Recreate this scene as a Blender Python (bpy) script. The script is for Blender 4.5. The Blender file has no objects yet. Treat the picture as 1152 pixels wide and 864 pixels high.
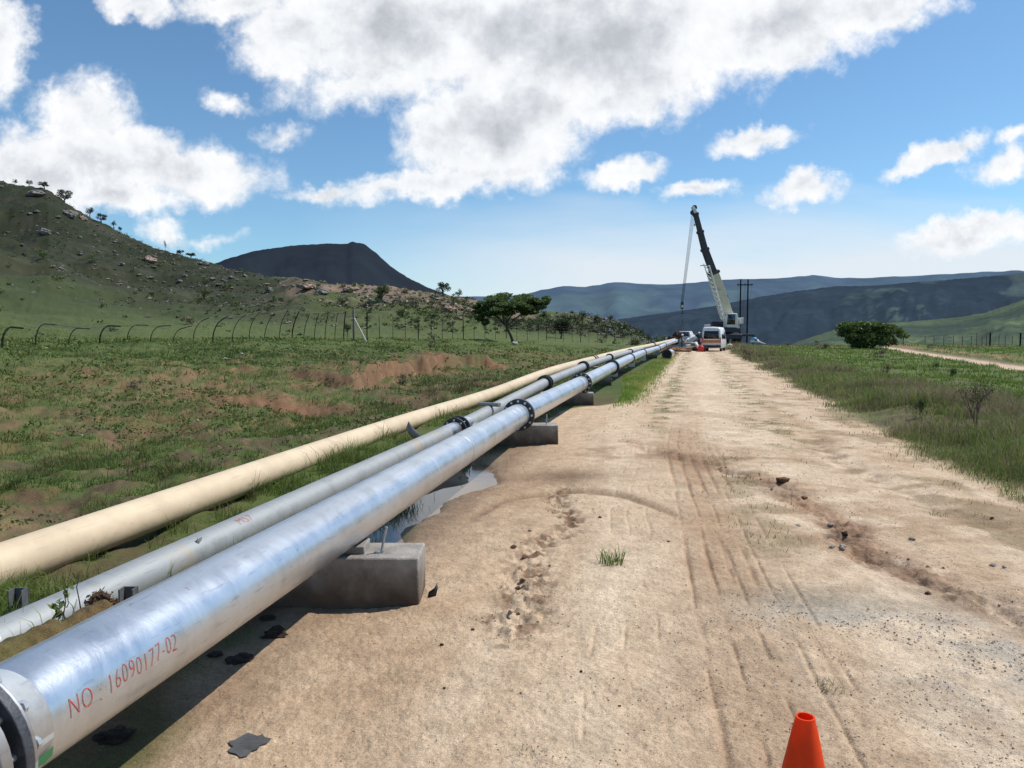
import bpy, bmesh, math, random
import numpy as np
from mathutils import Vector, Matrix, noise as mnoise

random.seed(7)
rng = np.random.default_rng(11)
scene = bpy.context.scene
COL = scene.collection
PI = math.pi

# ------------------------------------------------------------------ camera
FPX = 870.0                      # focal length in pixels of the 1152 px wide photograph
TH = math.atan(56 / FPX)         # downward pitch
EYE = 1.6
cam_d = bpy.data.cameras.new("camera")
cam = bpy.data.objects.new("camera", cam_d)
COL.objects.link(cam)
cam_d.sensor_width = 36.0
cam_d.lens = 36.0 * FPX / 1152.0
cam_d.clip_start = 0.05
cam_d.clip_end = 60000
cam.location = (0, 0, EYE)
cam.rotation_euler = (PI / 2 - TH, 0, 0)
scene.camera = cam


def ray(u, v):
    y = FPX * math.cos(TH) - (v - 432) * math.sin(TH)
    z = -FPX * math.sin(TH) - (v - 432) * math.cos(TH)
    return (u - 576) / y, z / y


def at(u, v, z=0.0):             # point of the photograph on the level z
    rx, rz = ray(u, v)
    y = (z - EYE) / rz
    return Vector((rx * y, y, z))


def aty(u, v, y):                # point of the photograph at distance y
    rx, rz = ray(u, v)
    return Vector((rx * y, y, EYE + rz * y))


# ------------------------------------------------------------------ numpy noise
_T = rng.random((8, 256, 256))


def vnoise(x, y, seed=0):
    x = np.asarray(x, float); y = np.asarray(y, float)
    xi = np.floor(x).astype(np.int64); yi = np.floor(y).astype(np.int64)
    fx = x - xi; fy = y - yi
    fx = fx * fx * fx * (fx * (fx * 6 - 15) + 10); fy = fy * fy * fy * (fy * (fy * 6 - 15) + 10)
    T = _T[seed % 8]
    a = T[xi & 255, yi & 255]; b = T[(xi + 1) & 255, yi & 255]
    c = T[xi & 255, (yi + 1) & 255]; d = T[(xi + 1) & 255, (yi + 1) & 255]
    return (a * (1 - fx) + b * fx) * (1 - fy) + (c * (1 - fx) + d * fx) * fy


def fbm(x, y, s=1.0, o=4, seed=0, g=0.5):
    x = np.asarray(x, float) * s + 31.7 * seed; y = np.asarray(y, float) * s + 17.3 * seed
    t = 0; a = 1.0; n = 0
    for k in range(o):
        t = t + a * vnoise(x, y, seed + k); n += a; a *= g
        x, y = 0.8 * x * 2.03 - 0.6 * y * 2.03 + 5.1, 0.6 * x * 2.03 + 0.8 * y * 2.03 + 9.7
    return t / n


def ss(a, b, x):
    t = np.clip((np.asarray(x, float) - a) / (b - a), 0, 1)
    return t * t * (3 - 2 * t)


def bell(x, c, w):
    return np.exp(-((np.asarray(x, float) - c) / w) ** 2)


# ------------------------------------------------------------------ tagging / linking
def tag(o, label=None, cat=None, group=None, kind=None):
    if label: o["label"] = label
    if cat: o["category"] = cat
    if group: o["group"] = group
    if kind: o["kind"] = kind
    return o


def thing(name, label, cat, loc=(0, 0, 0), rz=0.0, group=None):
    o = bpy.data.objects.new(name, None); COL.objects.link(o)
    o.location = loc; o.rotation_euler = (0, 0, rz); o.empty_display_size = 0.2
    return tag(o, label, cat, group)


def keep(o, parent):             # parent a mesh that is already in world coordinates
    o.parent = parent
    o.matrix_parent_inverse = (Matrix.Translation(parent.location) @ parent.rotation_euler.to_matrix().to_4x4()).inverted()
    return o


def dup(o, parent=None):
    c = o.copy(); COL.objects.link(c)
    if parent is not None:
        c.parent = parent
    for ch in list(o.children):
        dup(ch, c)
    return c


def np_mesh(name, V, Q=None, T=None, cols=None, smooth=True, uv=None):
    me = bpy.data.meshes.new(name)
    V = np.asarray(V, np.float32)
    nq = 0 if Q is None else len(Q); nt = 0 if T is None else len(T)
    me.vertices.add(len(V)); me.vertices.foreach_set("co", V.ravel())
    loops = []
    if nq: loops.append(np.asarray(Q, np.int32).ravel())
    if nt: loops.append(np.asarray(T, np.int32).ravel())
    L = np.concatenate(loops)
    me.loops.add(len(L)); me.loops.foreach_set("vertex_index", L)
    me.polygons.add(nq + nt)
    st = np.concatenate([np.arange(nq) * 4, nq * 4 + np.arange(nt) * 3]).astype(np.int32)
    me.polygons.foreach_set("loop_start", st)
    me.polygons.foreach_set("use_smooth", np.full(nq + nt, smooth, bool))
    me.update(calc_edges=True)
    if cols is not None:
        at_ = me.color_attributes.new("Col", "FLOAT_COLOR", "POINT")
        at_.data.foreach_set("color", np.asarray(cols, np.float32).ravel())
    if uv is not None:
        l = me.uv_layers.new(name="UVMap")
        l.data.foreach_set("uv", np.asarray(uv, np.float32)[L].ravel())
    return me


def link(name, me, mat=None, parent=None):
    o = bpy.data.objects.new(name, me); COL.objects.link(o)
    if mat is not None:
        me.materials.clear(); me.materials.append(mat)
    if parent is not None:
        o.parent = parent
    return o


class MB:
    """collects shapes and links them as one mesh object"""
    def __init__(self): self.v = []; self.f = []; self.uv = []

    def add(self, vs, fs, M=None, uv=None):
        b = len(self.v)
        for p in vs:
            p = Vector(p)
            self.v.append(M @ p if M is not None else p)
        self.uv += uv if uv is not None else [(p[0], p[1]) for p in vs]
        self.f += [tuple(i + b for i in f) for f in fs]
        return self

    def box(self, c, s, M=None, taper=(1, 1)):
        x, y, z = s[0] / 2, s[1] / 2, s[2] / 2
        tx, ty = taper
        vs = [(-x, -y, -z), (x, -y, -z), (x, y, -z), (-x, y, -z), (-x * tx, -y * ty, z), (x * tx, -y * ty, z), (x * tx, y * ty, z), (-x * tx, y * ty, z)]
        vs = [(a + c[0], b + c[1], d + c[2]) for a, b, d in vs]
        return self.add(vs, [(0, 3, 2, 1), (4, 5, 6, 7), (0, 1, 5, 4), (1, 2, 6, 5), (2, 3, 7, 6), (3, 0, 4, 7)], M)

    def beam(self, p, q, w, h=None, w2=None, h2=None, up=(0, 0, 1)):
        p, q = Vector(p), Vector(q); h = h or w; w2 = w2 or w; h2 = h2 or h
        d = (q - p).normalized(); a = d.cross(Vector(up))
        if a.length < 1e-4: a = d.cross(Vector((1, 0, 0)))
        a.normalize(); b = a.cross(d).normalized()
        vs = []
        for o, ww, hh in ((p, w, h), (q, w2, h2)):
            for sa, sb in ((-1, -1), (1, -1), (1, 1), (-1, 1)):
                vs.append(o + a * sa * ww / 2 + b * sb * hh / 2)
        return self.add(vs, [(0, 1, 2, 3), (7, 6, 5, 4), (0, 4, 5, 1), (1, 5, 6, 2), (2, 6, 7, 3), (3, 7, 4, 0)])

    def tube(self, pts, rad, n=8, caps=True, close=False):
        pts = [Vector(p) for p in pts]; m = len(pts)
        if not hasattr(rad, "__len__"): rad = [rad] * m
        vs = []; uv = []; fs = []
        a = None; dist = 0
        for i, p in enumerate(pts):
            d = (pts[min(i + 1, m - 1)] - pts[max(i - 1, 0)]).normalized()
            if a is None:
                a = d.cross(Vector((0, 0, 1)))
                if a.length < 1e-3: a = d.cross(Vector((1, 0, 0)))
            a = (a - d * a.dot(d)).normalized(); b = a.cross(d).normalized()
            if i: dist += (p - pts[i - 1]).length
            for k in range(n):
                t = 2 * PI * k / n - PI / 2
                vs.append(p + (a * math.cos(t) + b * math.sin(t)) * rad[i]); uv.append((dist, k / n))
        for i in range(m - 1):
            for k in range(n):
                k2 = (k + 1) % n
                fs.append((i * n + k, (i + 1) * n + k, (i + 1) * n + k2, i * n + k2))
        if caps:
            fs.append(tuple(range(n))); fs.append(tuple(range(m * n - 1, (m - 1) * n - 1, -1)))
        return self.add(vs, fs, None, uv)

    def lathe(self, prof, origin, axis, n=32, closed=True):
        """prof = [(distance along axis, radius)...]; closed joins last to first (a ring)"""
        o = Vector(origin); d = Vector(axis).normalized()
        a = d.cross(Vector((0, 0, 1)))
        if a.length < 1e-3: a = d.cross(Vector((1, 0, 0)))
        a.normalize(); b = a.cross(d).normalized()
        vs = []; uv = []; fs = []; m = len(prof)
        for t, r in prof:
            for k in range(n):
                w = 2 * PI * k / n
                vs.append(o + d * t + (a * math.cos(w) + b * math.sin(w)) * r); uv.append((t, k / n))
        for i in range(m if closed else m - 1):
            j = (i + 1) % m
            for k in range(n):
                k2 = (k + 1) % n
                fs.append((i * n + k, j * n + k, j * n + k2, i * n + k2))
        return self.add(vs, fs, None, uv)

    def extrude(self, poly, axis_len, M=None):
        """poly in x,z, extruded along y by axis_len centred"""
        n = len(poly)
        vs = [(x, -axis_len / 2, z) for x, z in poly] + [(x, axis_len / 2, z) for x, z in poly]
        fs = [tuple(range(n)), tuple(range(2 * n - 1, n - 1, -1))]
        fs += [(i, n + i, n + (i + 1) % n, (i + 1) % n) for i in range(n)]
        return self.add(vs, fs, M)

    def build(self, name, mat, parent=None, world=False, bevel=0, smooth=True, angle=40, segs=2):
        me = bpy.data.meshes.new(name)
        me.from_pydata([tuple(v) for v in self.v], [], self.f)
        bm = bmesh.new(); bm.from_mesh(me)
        bmesh.ops.recalc_face_normals(bm, faces=bm.faces)
        bm.to_mesh(me); bm.free()
        l = me.uv_layers.new(name="UVMap")
        vi = np.empty(len(me.loops), np.int32); me.loops.foreach_get("vertex_index", vi)
        l.data.foreach_set("uv", np.asarray(self.uv, np.float32)[vi].ravel())
        if smooth:
            me.shade_smooth(); me.set_sharp_from_angle(angle=math.radians(angle))
        o = link(name, me, mat)
        if bevel:
            b = o.modifiers.new("bevel", "BEVEL"); b.width = bevel; b.segments = segs; b.limit_method = 'ANGLE'; b.angle_limit = math.radians(35)
        if parent is not None:
            if world: keep(o, parent)
            else: o.parent = parent
        return o


# ------------------------------------------------------------------ materials
def newmat(name):
    m = bpy.data.materials.new(name); m.use_nodes = True
    nt = m.node_tree
    return m, nt, nt.nodes["Principled BSDF"]


def N(nt, typ, ins=None, **props):
    n = nt.nodes.new(typ)
    for k, v in props.items(): setattr(n, k, v)
    if ins:
        for k, v in ins.items():
            if hasattr(v, "is_output") or isinstance(v, bpy.types.NodeSocket): nt.links.new(v, n.inputs[k])
            else: n.inputs[k].default_value = v
    return n


def math_(nt, op, a, b=None, c=None, clamp=False):
    n = nt.nodes.new("ShaderNodeMath"); n.operation = op; n.use_clamp = clamp
    for i, v in enumerate((a, b, c)):
        if v is None: continue
        if isinstance(v, bpy.types.NodeSocket): nt.links.new(v, n.inputs[i])
        else: n.inputs[i].default_value = v
    return n.outputs[0]


def mixc(nt, f, a, b, mode='MIX'):
    n = nt.nodes.new("ShaderNodeMix"); n.data_type = 'RGBA'; n.blend_type = mode
    for s, v in ((n.inputs[0], f), (n.inputs[6], a), (n.inputs[7], b)):
        if isinstance(v, bpy.types.NodeSocket): nt.links.new(v, s)
        else: s.default_value = v if not isinstance(v, tuple) or len(v) == 4 else (*v, 1)
    return n.outputs[2]


def ramp(nt, fac, stops):
    n = nt.nodes.new("ShaderNodeValToRGB"); nt.links.new(fac, n.inputs[0])
    cr = n.color_ramp
    while len(cr.elements) < len(stops): cr.elements.new(0.5)
    for e, (p, c) in zip(cr.elements, stops):
        e.position = p; e.color = c if len(c) == 4 else (*c, 1)
    return n.outputs[0]


def mat(name, c, rough=0.7, metal=0.0, scale=6.0, amt=0.25, c2=None, bump=0.0, bscale=None, coat=0, uv=False, spec=0.5):
    """a principled material with two scales of noise in its colour"""
    m, nt, b = newmat(name)
    tc = N(nt, "ShaderNodeTexCoord")
    co = tc.outputs["UV"] if uv else tc.outputs["Object"]
    n1 = N(nt, "ShaderNodeTexNoise", {"Vector": co, "Scale": scale, "Detail": 6.0, "Roughness": 0.65})
    n2 = N(nt, "ShaderNodeTexNoise", {"Vector": co, "Scale": scale * 0.23, "Detail": 3.0})
    f = math_(nt, 'ADD', math_(nt, 'MULTIPLY', n1.outputs[0], 0.6), math_(nt, 'MULTIPLY', n2.outputs[0], 0.4))
    lo = c2 if c2 else tuple(x * (1 - amt) for x in c)
    hi = tuple(min(1, x * (1 + amt)) for x in c)
    col = ramp(nt, f, [(0.33, lo), (0.67, hi)])
    nt.links.new(col, b.inputs["Base Color"])
    r = math_(nt, 'MULTIPLY_ADD', n1.outputs[0], 0.25, rough - 0.12, clamp=True)
    nt.links.new(r, b.inputs["Roughness"])
    b.inputs["Metallic"].default_value = metal
    b.inputs["Specular IOR Level"].default_value = spec
    if coat: b.inputs["Coat Weight"].default_value = coat
    if bump:
        n3 = N(nt, "ShaderNodeTexNoise", {"Vector": co, "Scale": bscale or scale * 3, "Detail": 5.0})
        bp = N(nt, "ShaderNodeBump", {"Height": n3.outputs[0], "Strength": bump, "Distance": 0.02})
        nt.links.new(bp.outputs[0], b.inputs["Normal"])
    return m


def foliage_mat(name, trans=0.35, var=0.3):
    m, nt, b = newmat(name)
    ca = N(nt, "ShaderNodeVertexColor", layer_name="Col")
    tc = N(nt, "ShaderNodeTexCoord")
    n1 = N(nt, "ShaderNodeTexNoise", {"Vector": tc.outputs["Object"], "Scale": 2.2, "Detail": 3.0})
    k = math_(nt, 'MULTIPLY_ADD', n1.outputs[0], 2 * var, 1 - var)
    col = mixc(nt, 1.0, ca.outputs[0], k, 'MULTIPLY')
    nt.links.new(col, b.inputs["Base Color"])
    b.inputs["Roughness"].default_value = 0.6
    b.inputs["Specular IOR Level"].default_value = 0.25
    t = N(nt, "ShaderNodeBsdfTranslucent", {"Color": col})
    mx = N(nt, "ShaderNodeMixShader", {0: trans, 1: b.outputs[0], 2: t.outputs[0]})
    nt.links.new(mx.outputs[0], nt.nodes["Material Output"].inputs["Surface"])
    return m
# ------------------------------------------------------------------ terrain: one height function for the whole place
def pipeX(y):
    y = np.asarray(y, float)
    return np.where(y < 11.1, -1.81 + 0.172 * y, -2.52 + 0.236 * y)


def interp(t, pts):
    return np.interp(t, [p[0] for p in pts], [p[1] for p in pts])


HILL_SKY = [(-700, 60), (-300, 130), (-100, 182), (0, 204), (30, 211), (60, 215), (85, 233), (110, 247), (150, 267), (180, 281), (215, 290), (240, 296),
            (265, 303), (300, 311), (340, 314), (375, 320), (430, 322), (460, 326), (500, 331), (530, 337), (560, 346), (600, 351), (640, 351), (700, 360), (740, 374), (765, 384), (800, 394)]
HILL_R = [(-700, 380), (0, 330), (150, 300), (265, 250), (340, 200), (430, 175), (500, 160), (640, 150), (800, 140)]
HILL_B = [(-700, 45), (0, 55), (150, 70), (265, 82), (400, 92), (530, 106), (640, 118), (760, 128), (800, 130)]


def right_edge(x, y):
    return 5.7 + (fbm(x, y, 0.35, 3, 2) - 0.5) * 1.1 + (fbm(x, y, 1.7, 2, 5) - 0.5) * 0.5


def left_edge(x, y):
    e = np.where(np.asarray(y) < 16, -0.15, -0.15 + 1.15 * ss(16, 19, y))
    return e + (fbm(x, y, 0.8, 3, 3) - 0.5) * 0.5


def rut_q(y):                    # the washed-out rut on the right of the road
    return np.interp(y, [2.0, 3.0, 4.25, 5.5, 7.5, 8.4, 10, 12], [4.7, 4.4, 3.95, 3.56, 3.3, 3.05, 2.2, 1.2])


def road_mask(x, y):
    q = x - pipeX(y)
    le = left_edge(x, y); re = right_edge(x, y)
    return ss(le - 0.12, le + 0.12, q) * (1 - ss(re - 0.3, re + 0.3, q))


def tread(x, y, q):
    """grooves pressed by tyre lugs, 0..1, patchy"""
    qq = q + (fbm(x, y, .6, 2, 7) - 0.5) * 0.06
    g = 0
    for c in (2.13, 2.27, 2.41, 2.55, 2.70): g = np.maximum(g, bell(qq, c, .022))
    ph = (y / .115 + np.floor((qq - 2.13) / .14) * .5) % 1.0
    g = np.maximum(g, .45 * bell(ph, .5, .13) * ss(2.12, 2.15, qq) * (1 - ss(2.68, 2.72, qq)))
    return g * ss(.36, .58, fbm(x, y * .6, 1.3, 4, 2)) * (.5 + .9 * (fbm(x, y, 8, 2, 3)))


def far_road(x, y):
    c = 10.6 + 0.369 * y + (fbm(x, y, 0.08, 2, 4) - 0.5) * 0.8
    return 1 - ss(1.2, 1.5, np.abs(x - c))


def hill_f(x, y):
    t = 576 + FPX * x / np.maximum(y, 1.0)
    yr = interp(t, HILL_R); yb = interp(t, HILL_B)
    return t, yr, yb


def ground(x, y):
    x = np.asarray(x, float); y = np.asarray(y, float)
    q = x - pipeX(y); s = -q
    near = 1 - ss(9, 16, y)
    # ---- left side
    wob = (fbm(x, y, 0.14, 3, 1) - 0.5) * 5 + (fbm(x, y, 0.9, 4, 5) - 0.5) * 1.5
    sw = s + wob
    bank = ss(13, 19, y) * (1 - ss(38, 50, y))
    zl = 0.10 * ss(1.5, 4, s) - 0.26 * bell(sw, 5.6, 1.9) * ss(6, 12, y) * (1 - ss(45, 60, y))
    step = ss(7.85, 8.35, sw)
    bank = bank * ss(.36, .5, fbm(x, y, .16, 2, 7))
    zl = zl + 0.16 * (fbm(x, y, 3.5, 3, 7) - .5) * bell(sw, 8.0, .8) * bank
    zl = zl + 0.5 * (step * bank + ss(4, 15, s) * (1 - bank)) + 0.5 * ss(9, 21, s)
    lump = ss(0.9, 3, s)
    zl = zl + lump * ((fbm(x, y, 0.5, 4, 2) - 0.5) * 0.5 + (fbm(x, y, 2.3, 3, 6) - 0.5) * 0.2 + (fbm(x, y, 9, 2, 4) - 0.5) * 0.035)
    zl = zl - 0.55 * bell(x, -5.9, 1.6) * bell(y, 17.6, 1.0) - 0.4 * bell(x, -7.4, 1.0) * bell(y, 19.6, 1.0)
    # soil heaped between the two steel pipes
    zl = zl + near * 0.33 * bell(s, 0.82, 0.27) * ss(1.5, 2.3, y) * (1 - ss(3.5, 4.2, y)) * (0.65 + 0.7 * fbm(x, y, 5, 3, 1))
    z = np.where(s > 0, zl, 0.0)
    # ---- road
    rd = road_mask(x, y)
    n1 = fbm(x, y, 1.3, 4, 3) - 0.5
    fine = fbm(x, y, 16, 3, 1) - 0.5
    zr = n1 * (0.034 - 0.018 * ss(9, 25, y)) + fine * 0.014 + near * (fbm(x, y, 40, 2, 3) - 0.5) * 0.008
    zr = zr + 0.03 * bell(q, 2.0, 1.2)
    # tyre prints
    tz = near * (bell(q, 2.4, 0.33))
    lug = tread(x, y, q)
    zr = zr - 0.012 * tz - 0.016 * lug * near
    for c in (2.12, 2.28, 2.44, 2.62, 2.78):
        zr = zr - near * 0.013 * bell(q + (fbm(x, y, .7, 2, 7) - 0.5) * 0.06, c, 0.011) * ss(0.40, 0.6, fbm(x, y, 2.6, 4, 3 + int(c * 10) % 4))
    for c in (0.1, 0.25, 0.42):
        zr = zr - near * 0.008 * bell(q + (fbm(x, y, .9, 2, 6) - 0.5) * 0.12, c + 1.45, 0.010) * ss(0.5, 0.62, fbm(x, y, 2.2, 4, 4))
    # crumbling rut on the left of the wheel track, and the arc joining it
    ql = q - 1.05 - (fbm(x, y, 1.0, 3, 5) - 0.5) * 0.4
    cr = bell(ql, 0, 0.13) * ss(3.6, 4.3, y) * (1 - ss(7.6, 8.6, y))
    zr = zr - cr * (0.018 + 0.10 * (fbm(x, y, 13, 3, 2) - 0.42))
    arc = bell(np.hypot((x - 0.55) * 1.0, (y - 6.4) * 0.62) + (fbm(x, y, 1.5, 3, 1) - 0.5) * 0.2, 0.88, 0.07) * ss(6.2, 7.0, y)
    zr = zr - arc * 0.03
    # washed out rut on the right
    dq = q - rut_q(y) - (fbm(x, y, 1.4, 3, 6) - 0.5) * 0.5
    er = bell(dq, 0, 0.17) * ss(1.5, 2.5, y) * (1 - ss(10, 12, y))
    zr = zr - er * (0.06 * ss(0.38, 0.6, fbm(x, y, 2.6, 4, 3)) + 0.09 * (fbm(x, y, 15, 3, 5) - 0.45))
    er2 = bell(q - np.interp(y, [4, 6, 9, 13], [5.3, 4.75, 4.3, 4.4]) - (fbm(x, y, 1.2, 2, 4) - 0.5) * 0.3, 0, 0.16) * (1 - ss(11, 14, y))
    zr = zr - er2 * 0.03
    # puddle hollow beside the pipe and the runnel feeding it
    pq = q + 0.30 - 0.26 * bell(y, 8.6, 0.8) + (fbm(x, y, 1.6, 3, 2) - 0.5) * 0.3
    pud = bell(pq, 0, 0.175) * ss(4.9, 6.0, y) * (1 - ss(9.2, 10.2, y))
    wash = bell(q - np.interp(y, [1, 2.5, 4, 5], [1.1, 0.75, 0.35, 0.0]), 0, 0.28) * (1 - ss(4.6, 5.3, y))
    zr = zr - 0.015 * wash
    z = z * (1 - rd) + (zr + 0.0) * rd
    z = z - 0.12 * pud
    z = z - 0.015 * bell(q, -0.05, 0.3) * near * (1 - pud)
    # ---- right side
    re = right_edge(x, y)
    r = q - re
    zrr = 0.22 * ss(0.0, 1.6, r) - 0.12 * ss(2.5, 6, r) + ss(0.2, 1.5, r) * ((fbm(x, y, 0.45, 4, 4) - 0.5) * 0.3 + (fbm(x, y, 3, 3, 5) - 0.5) * 0.08)
    zrr = zrr - 0.12 * bell(r, 3.6, 0.5) * ss(10, 16, y) * (1 - ss(30, 45, y))
    fr = far_road(x, y)
    zrr = zrr * (1 - 0.9 * fr) - 0.12 * fr + 0.25 * bell(x - 14.4 - 0.369 * y, 0, 1.1)
    z = z + np.where(r > 0, zrr, 0)
    # ---- strip of grass between pipe and road, spoil heap by the works
    z = z + 0.05 * bell(q, 0.65, 0.25) * ss(17, 20, y) * (1 - ss(55, 65, y))
    z = z + 0.5 * bell(q, -0.2, 1.6) * bell(y, 76, 8) * (0.5 + fbm(x, y, 0.9, 3, 2)) * 0.55
    # ---- crest: the land falls away behind the works
    t, yr, yb = hill_f(x, y)
    crest = 104 + (fbm(x, y, 0.03, 2, 3) - 0.5) * 14
    fall = np.maximum(y - crest, 0)
    lefty = 1 - ss(700, 800, t)
    z = z - np.minimum(fall * fall / (fall + 25) * 0.16, 70) * (1 - lefty)
    # ---- the hill on the left
    zr_ = EYE + (376 - interp(t, HILL_SKY)) / FPX * yr
    k = np.clip((y - yb) / (yr - yb), 0, 1)
    roughh = (fbm(x, y, 0.035, 4, 2) - 0.5)
    p = np.clip(k + roughh * 0.22 * np.sin(PI * k), 0, 1) ** 1.45
    amp = np.maximum(zr_ - 1.0, 0)
    hz = amp * p
    hz = hz + np.minimum(amp, 12) * 0.22 * ss(0.15, 0.5, k) * (fbm(x, y, 0.16, 4, 3) - 0.5) * (1 - 0.6 * ss(0.9, 1, k))
    past = np.maximum(y - yr, 0)
    hz = hz - past * 0.28
    on = (t < 805) & (y > 20)
    z = z + np.where(on, np.where(y > yb, np.maximum(hz, -60), 0), 0)
    return z


def lerp3(a, b, f):
    f = np.clip(f, 0, 1)[..., None]
    return a * (1 - f) + b * f


C = lambda *c: np.array(c, float)
PALE, SAND, BROWN, UMBER = C(.66, .53, .385), C(.52, .38, .25), C(.38, .25, .15), C(.16, .098, .06)
RED, SOIL, GRASS, DGRASS, YGRASS = C(.225, .105, .055), C(.105, .074, .044), C(.092, .136, .030), C(.060, .092, .023), C(.15, .15, .058)


def ground_color(x, y):
    q = x - pipeX(y); s = -q
    near = 1 - ss(9, 18, y)
    m1 = fbm(x, y, 0.7, 5, 1); m2 = fbm(x, y, 3.1, 4, 2); m3 = fbm(x, y, 0.11, 4, 3); m4 = fbm(x, y, 11, 3, 4)
    ax = fbm(x * 3 - y * 0.6, y * 0.35, 1.3, 4, 5)       # stretched along the road
    # ---- road
    far = ss(12, 30, y)
    tr = bell(q, 3.1, .8) + .9 * bell(q, 1.55, .28) * (1 - ss(4.4, 6.5, y)) + .75 * bell(q, 1.2, .6) * far + .5 * bell(q, 4.9, .5) + .5 * bell(q, 1.9, .5) * ss(6.5, 8, y) * (1 - ss(11, 14, y))
    f = .28 + .55 * tr + 1.1 * (ax - .5) + .9 * (m1 - .5)
    c = lerp3(np.broadcast_to(SAND, x.shape + (3,)), PALE, f)
    c = lerp3(c, BROWN, .75 * near * bell(q, 2.38, .38) * (.4 + m2) + .55 * near * bell(q, 0.55, .35) * ss(.35, .65, ax))
    c = lerp3(c, BROWN, .5 * ss(.53, .68, m1) * (1 - .6 * far) * (1 - bell(q, 1.5, .4)))
    c = lerp3(c, BROWN, .5 * ss(.50, .7, m2) * ss(2.6, 3.2, q) * near)
    dq = q - rut_q(y) - (fbm(x, y, 1.4, 3, 6) - 0.5) * 0.5
    er = bell(dq, 0, .3) * (1 - ss(10, 12.5, y))
    c = lerp3(c, RED * 1.2, er * .55 * ss(.3, .55, m2))
    c = lerp3(c, UMBER * 1.2, er * .7 * ss(.52, .66, fbm(x, y, 2.2, 4, 3)))
    er2 = bell(q - np.interp(y, [4, 6, 9, 13], [5.3, 4.75, 4.3, 4.4]) - (fbm(x, y, 1.2, 2, 4) - 0.5) * 0.3, 0, 0.2) * (1 - ss(11, 14, y))
    c = lerp3(c, BROWN * .7, er2 * .7 * ss(.35, .6, m2))
    ql = q - 1.05 - (fbm(x, y, 1.0, 3, 5) - 0.5) * 0.4
    c = lerp3(c, UMBER * 1.3, bell(ql, 0, .12) * ss(3.6, 4.3, y) * (1 - ss(7.4, 8.4, y)) * ss(.46, .6, fbm(x, y, 9, 3, 2)))
    arc = bell(np.hypot((x - 0.55), (y - 6.4) * 0.62) + (fbm(x, y, 1.5, 3, 1) - 0.5) * 0.2, 0.88, 0.07) * ss(6.2, 7.0, y)
    c = lerp3(c, BROWN * .7, arc * .8)
    cross = bell(y - 9.9 - .25 * np.sin(x * 1.7) - (fbm(x, y, 1.2, 3, 2) - .5) * 1.6, 0, .22) * ss(.2, 1.4, x) * (1 - ss(3.4, 4.2, x))
    c = lerp3(c, BROWN * .75, cross * .8 * ss(.35, .55, m2))
    grav = np.exp(-(((x - 2.75) / .95) ** 2 + ((y - 3.7) / .75) ** 2)) + .7 * np.exp(-(((x - 1.75) / .45) ** 2 + ((y - 4.3) / .35) ** 2))
    c = lerp3(c, C(.46, .405, .33), 1.0 * grav * ss(.3, .55, m2))
    c = lerp3(c, C(.26, .23, .17), .7 * np.exp(-(((x - 1.75) / .45) ** 2 + ((y - 4.55) / .2) ** 2)) * ss(.35, .6, m4))
    grn = (bell(q, 1.95, .35) * ss(9, 17, y) + 1.0 * bell(q, 3.9, .4) * ss(9, 14, y) + .5 * bell(q, 2.9, .3) * ss(4, 6, y) * (1 - ss(9, 12, y))) * ss(.46, .62, m2)
    c = lerp3(c, C(.15, .15, .06), .75 * grn)
    c = lerp3(c, C(.22, .16, .08), .55 * ss(.55, .66, fbm(x, y, 2.0, 4, 7)) * ss(3.6, 4.6, q))
    damp = np.exp(-(((x - .62) / .5) ** 2 + ((y - 8.6) / .45) ** 2)) + .9 * bell(q, .0, .35) * ss(4.5, 6, y) * (1 - ss(11, 12, y)) + .6 * bell(q + .1, 0, .25) * (1 - ss(5, 6, y))
    c = lerp3(c, C(.17, .105, .06), .85 * damp)
    c = lerp3(c, UMBER * 2.0, .36 * near * tread(x, y, q))
    c = c * (0.86 + .28 * m4)[..., None]
    road = c
    # ---- left grassland
    g = lerp3(np.broadcast_to(DGRASS, x.shape + (3,)), GRASS, .5 + 1.6 * (m1 - .5) + 1.2 * (m3 - .5))
    dirt = ss(.50, .66, m1 * .6 + m2 * .4) * (.35 + .65 * ss(18, 8, s))
    g = lerp3(g, SOIL, .85 * dirt)
    g = lerp3(g, YGRASS * .8, .5 * ss(.52, .7, m3))
    wob = (fbm(x, y, 0.14, 3, 1) - 0.5) * 5 + (fbm(x, y, 0.9, 4, 5) - 0.5) * 1.5
    sw = s + wob
    bank = ss(13, 19, y) * (1 - ss(38, 50, y))
    bank = bank * ss(.36, .5, fbm(x, y, .16, 2, 7)) * 0
    g = lerp3(g, RED * 1.15, bank * bell(sw, 8.15, .5) * ss(.42, .58, m2) * ss(11, 4.0, np.abs(x + 4.5)))
    g = lerp3(g, SOIL * .7, .8 * bank * bell(sw, 7.5, .4) * ss(.45, .6, m1))
    g = lerp3(g, RED * .75, .8 * bank * bell(sw, 6.6, 1.3) * ss(.54, .64, m1 * .5 + m2 * .5))
    g = lerp3(g, RED * .9, .8 * ss(.58, .68, fbm(x, y, .35, 4, 6)) * ss(22, 35, y) * (1 - ss(55, 70, y)) * ss(13, 9, s) * ss(1.5, 3, s))
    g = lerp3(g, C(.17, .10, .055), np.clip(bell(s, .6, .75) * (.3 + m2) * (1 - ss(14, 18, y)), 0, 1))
    g = lerp3(g, RED, .9 * bell(x, -5.5, 1.7) * bell(y, 18.4, .5))
    g = lerp3(g, GRASS * .9, .8 * bell(s, 1.75, .4) * ss(5, 7, y))
    g = lerp3(g, BROWN, .8 * np.exp(-(((x + 4.3) / .35) ** 2 + ((y - 6.1) / .5) ** 2)))
    g = lerp3(g, C(.090, .122, .030), .75 * ss(40, 56, y) * (.6 + .8 * (m3 - .3)))
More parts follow.
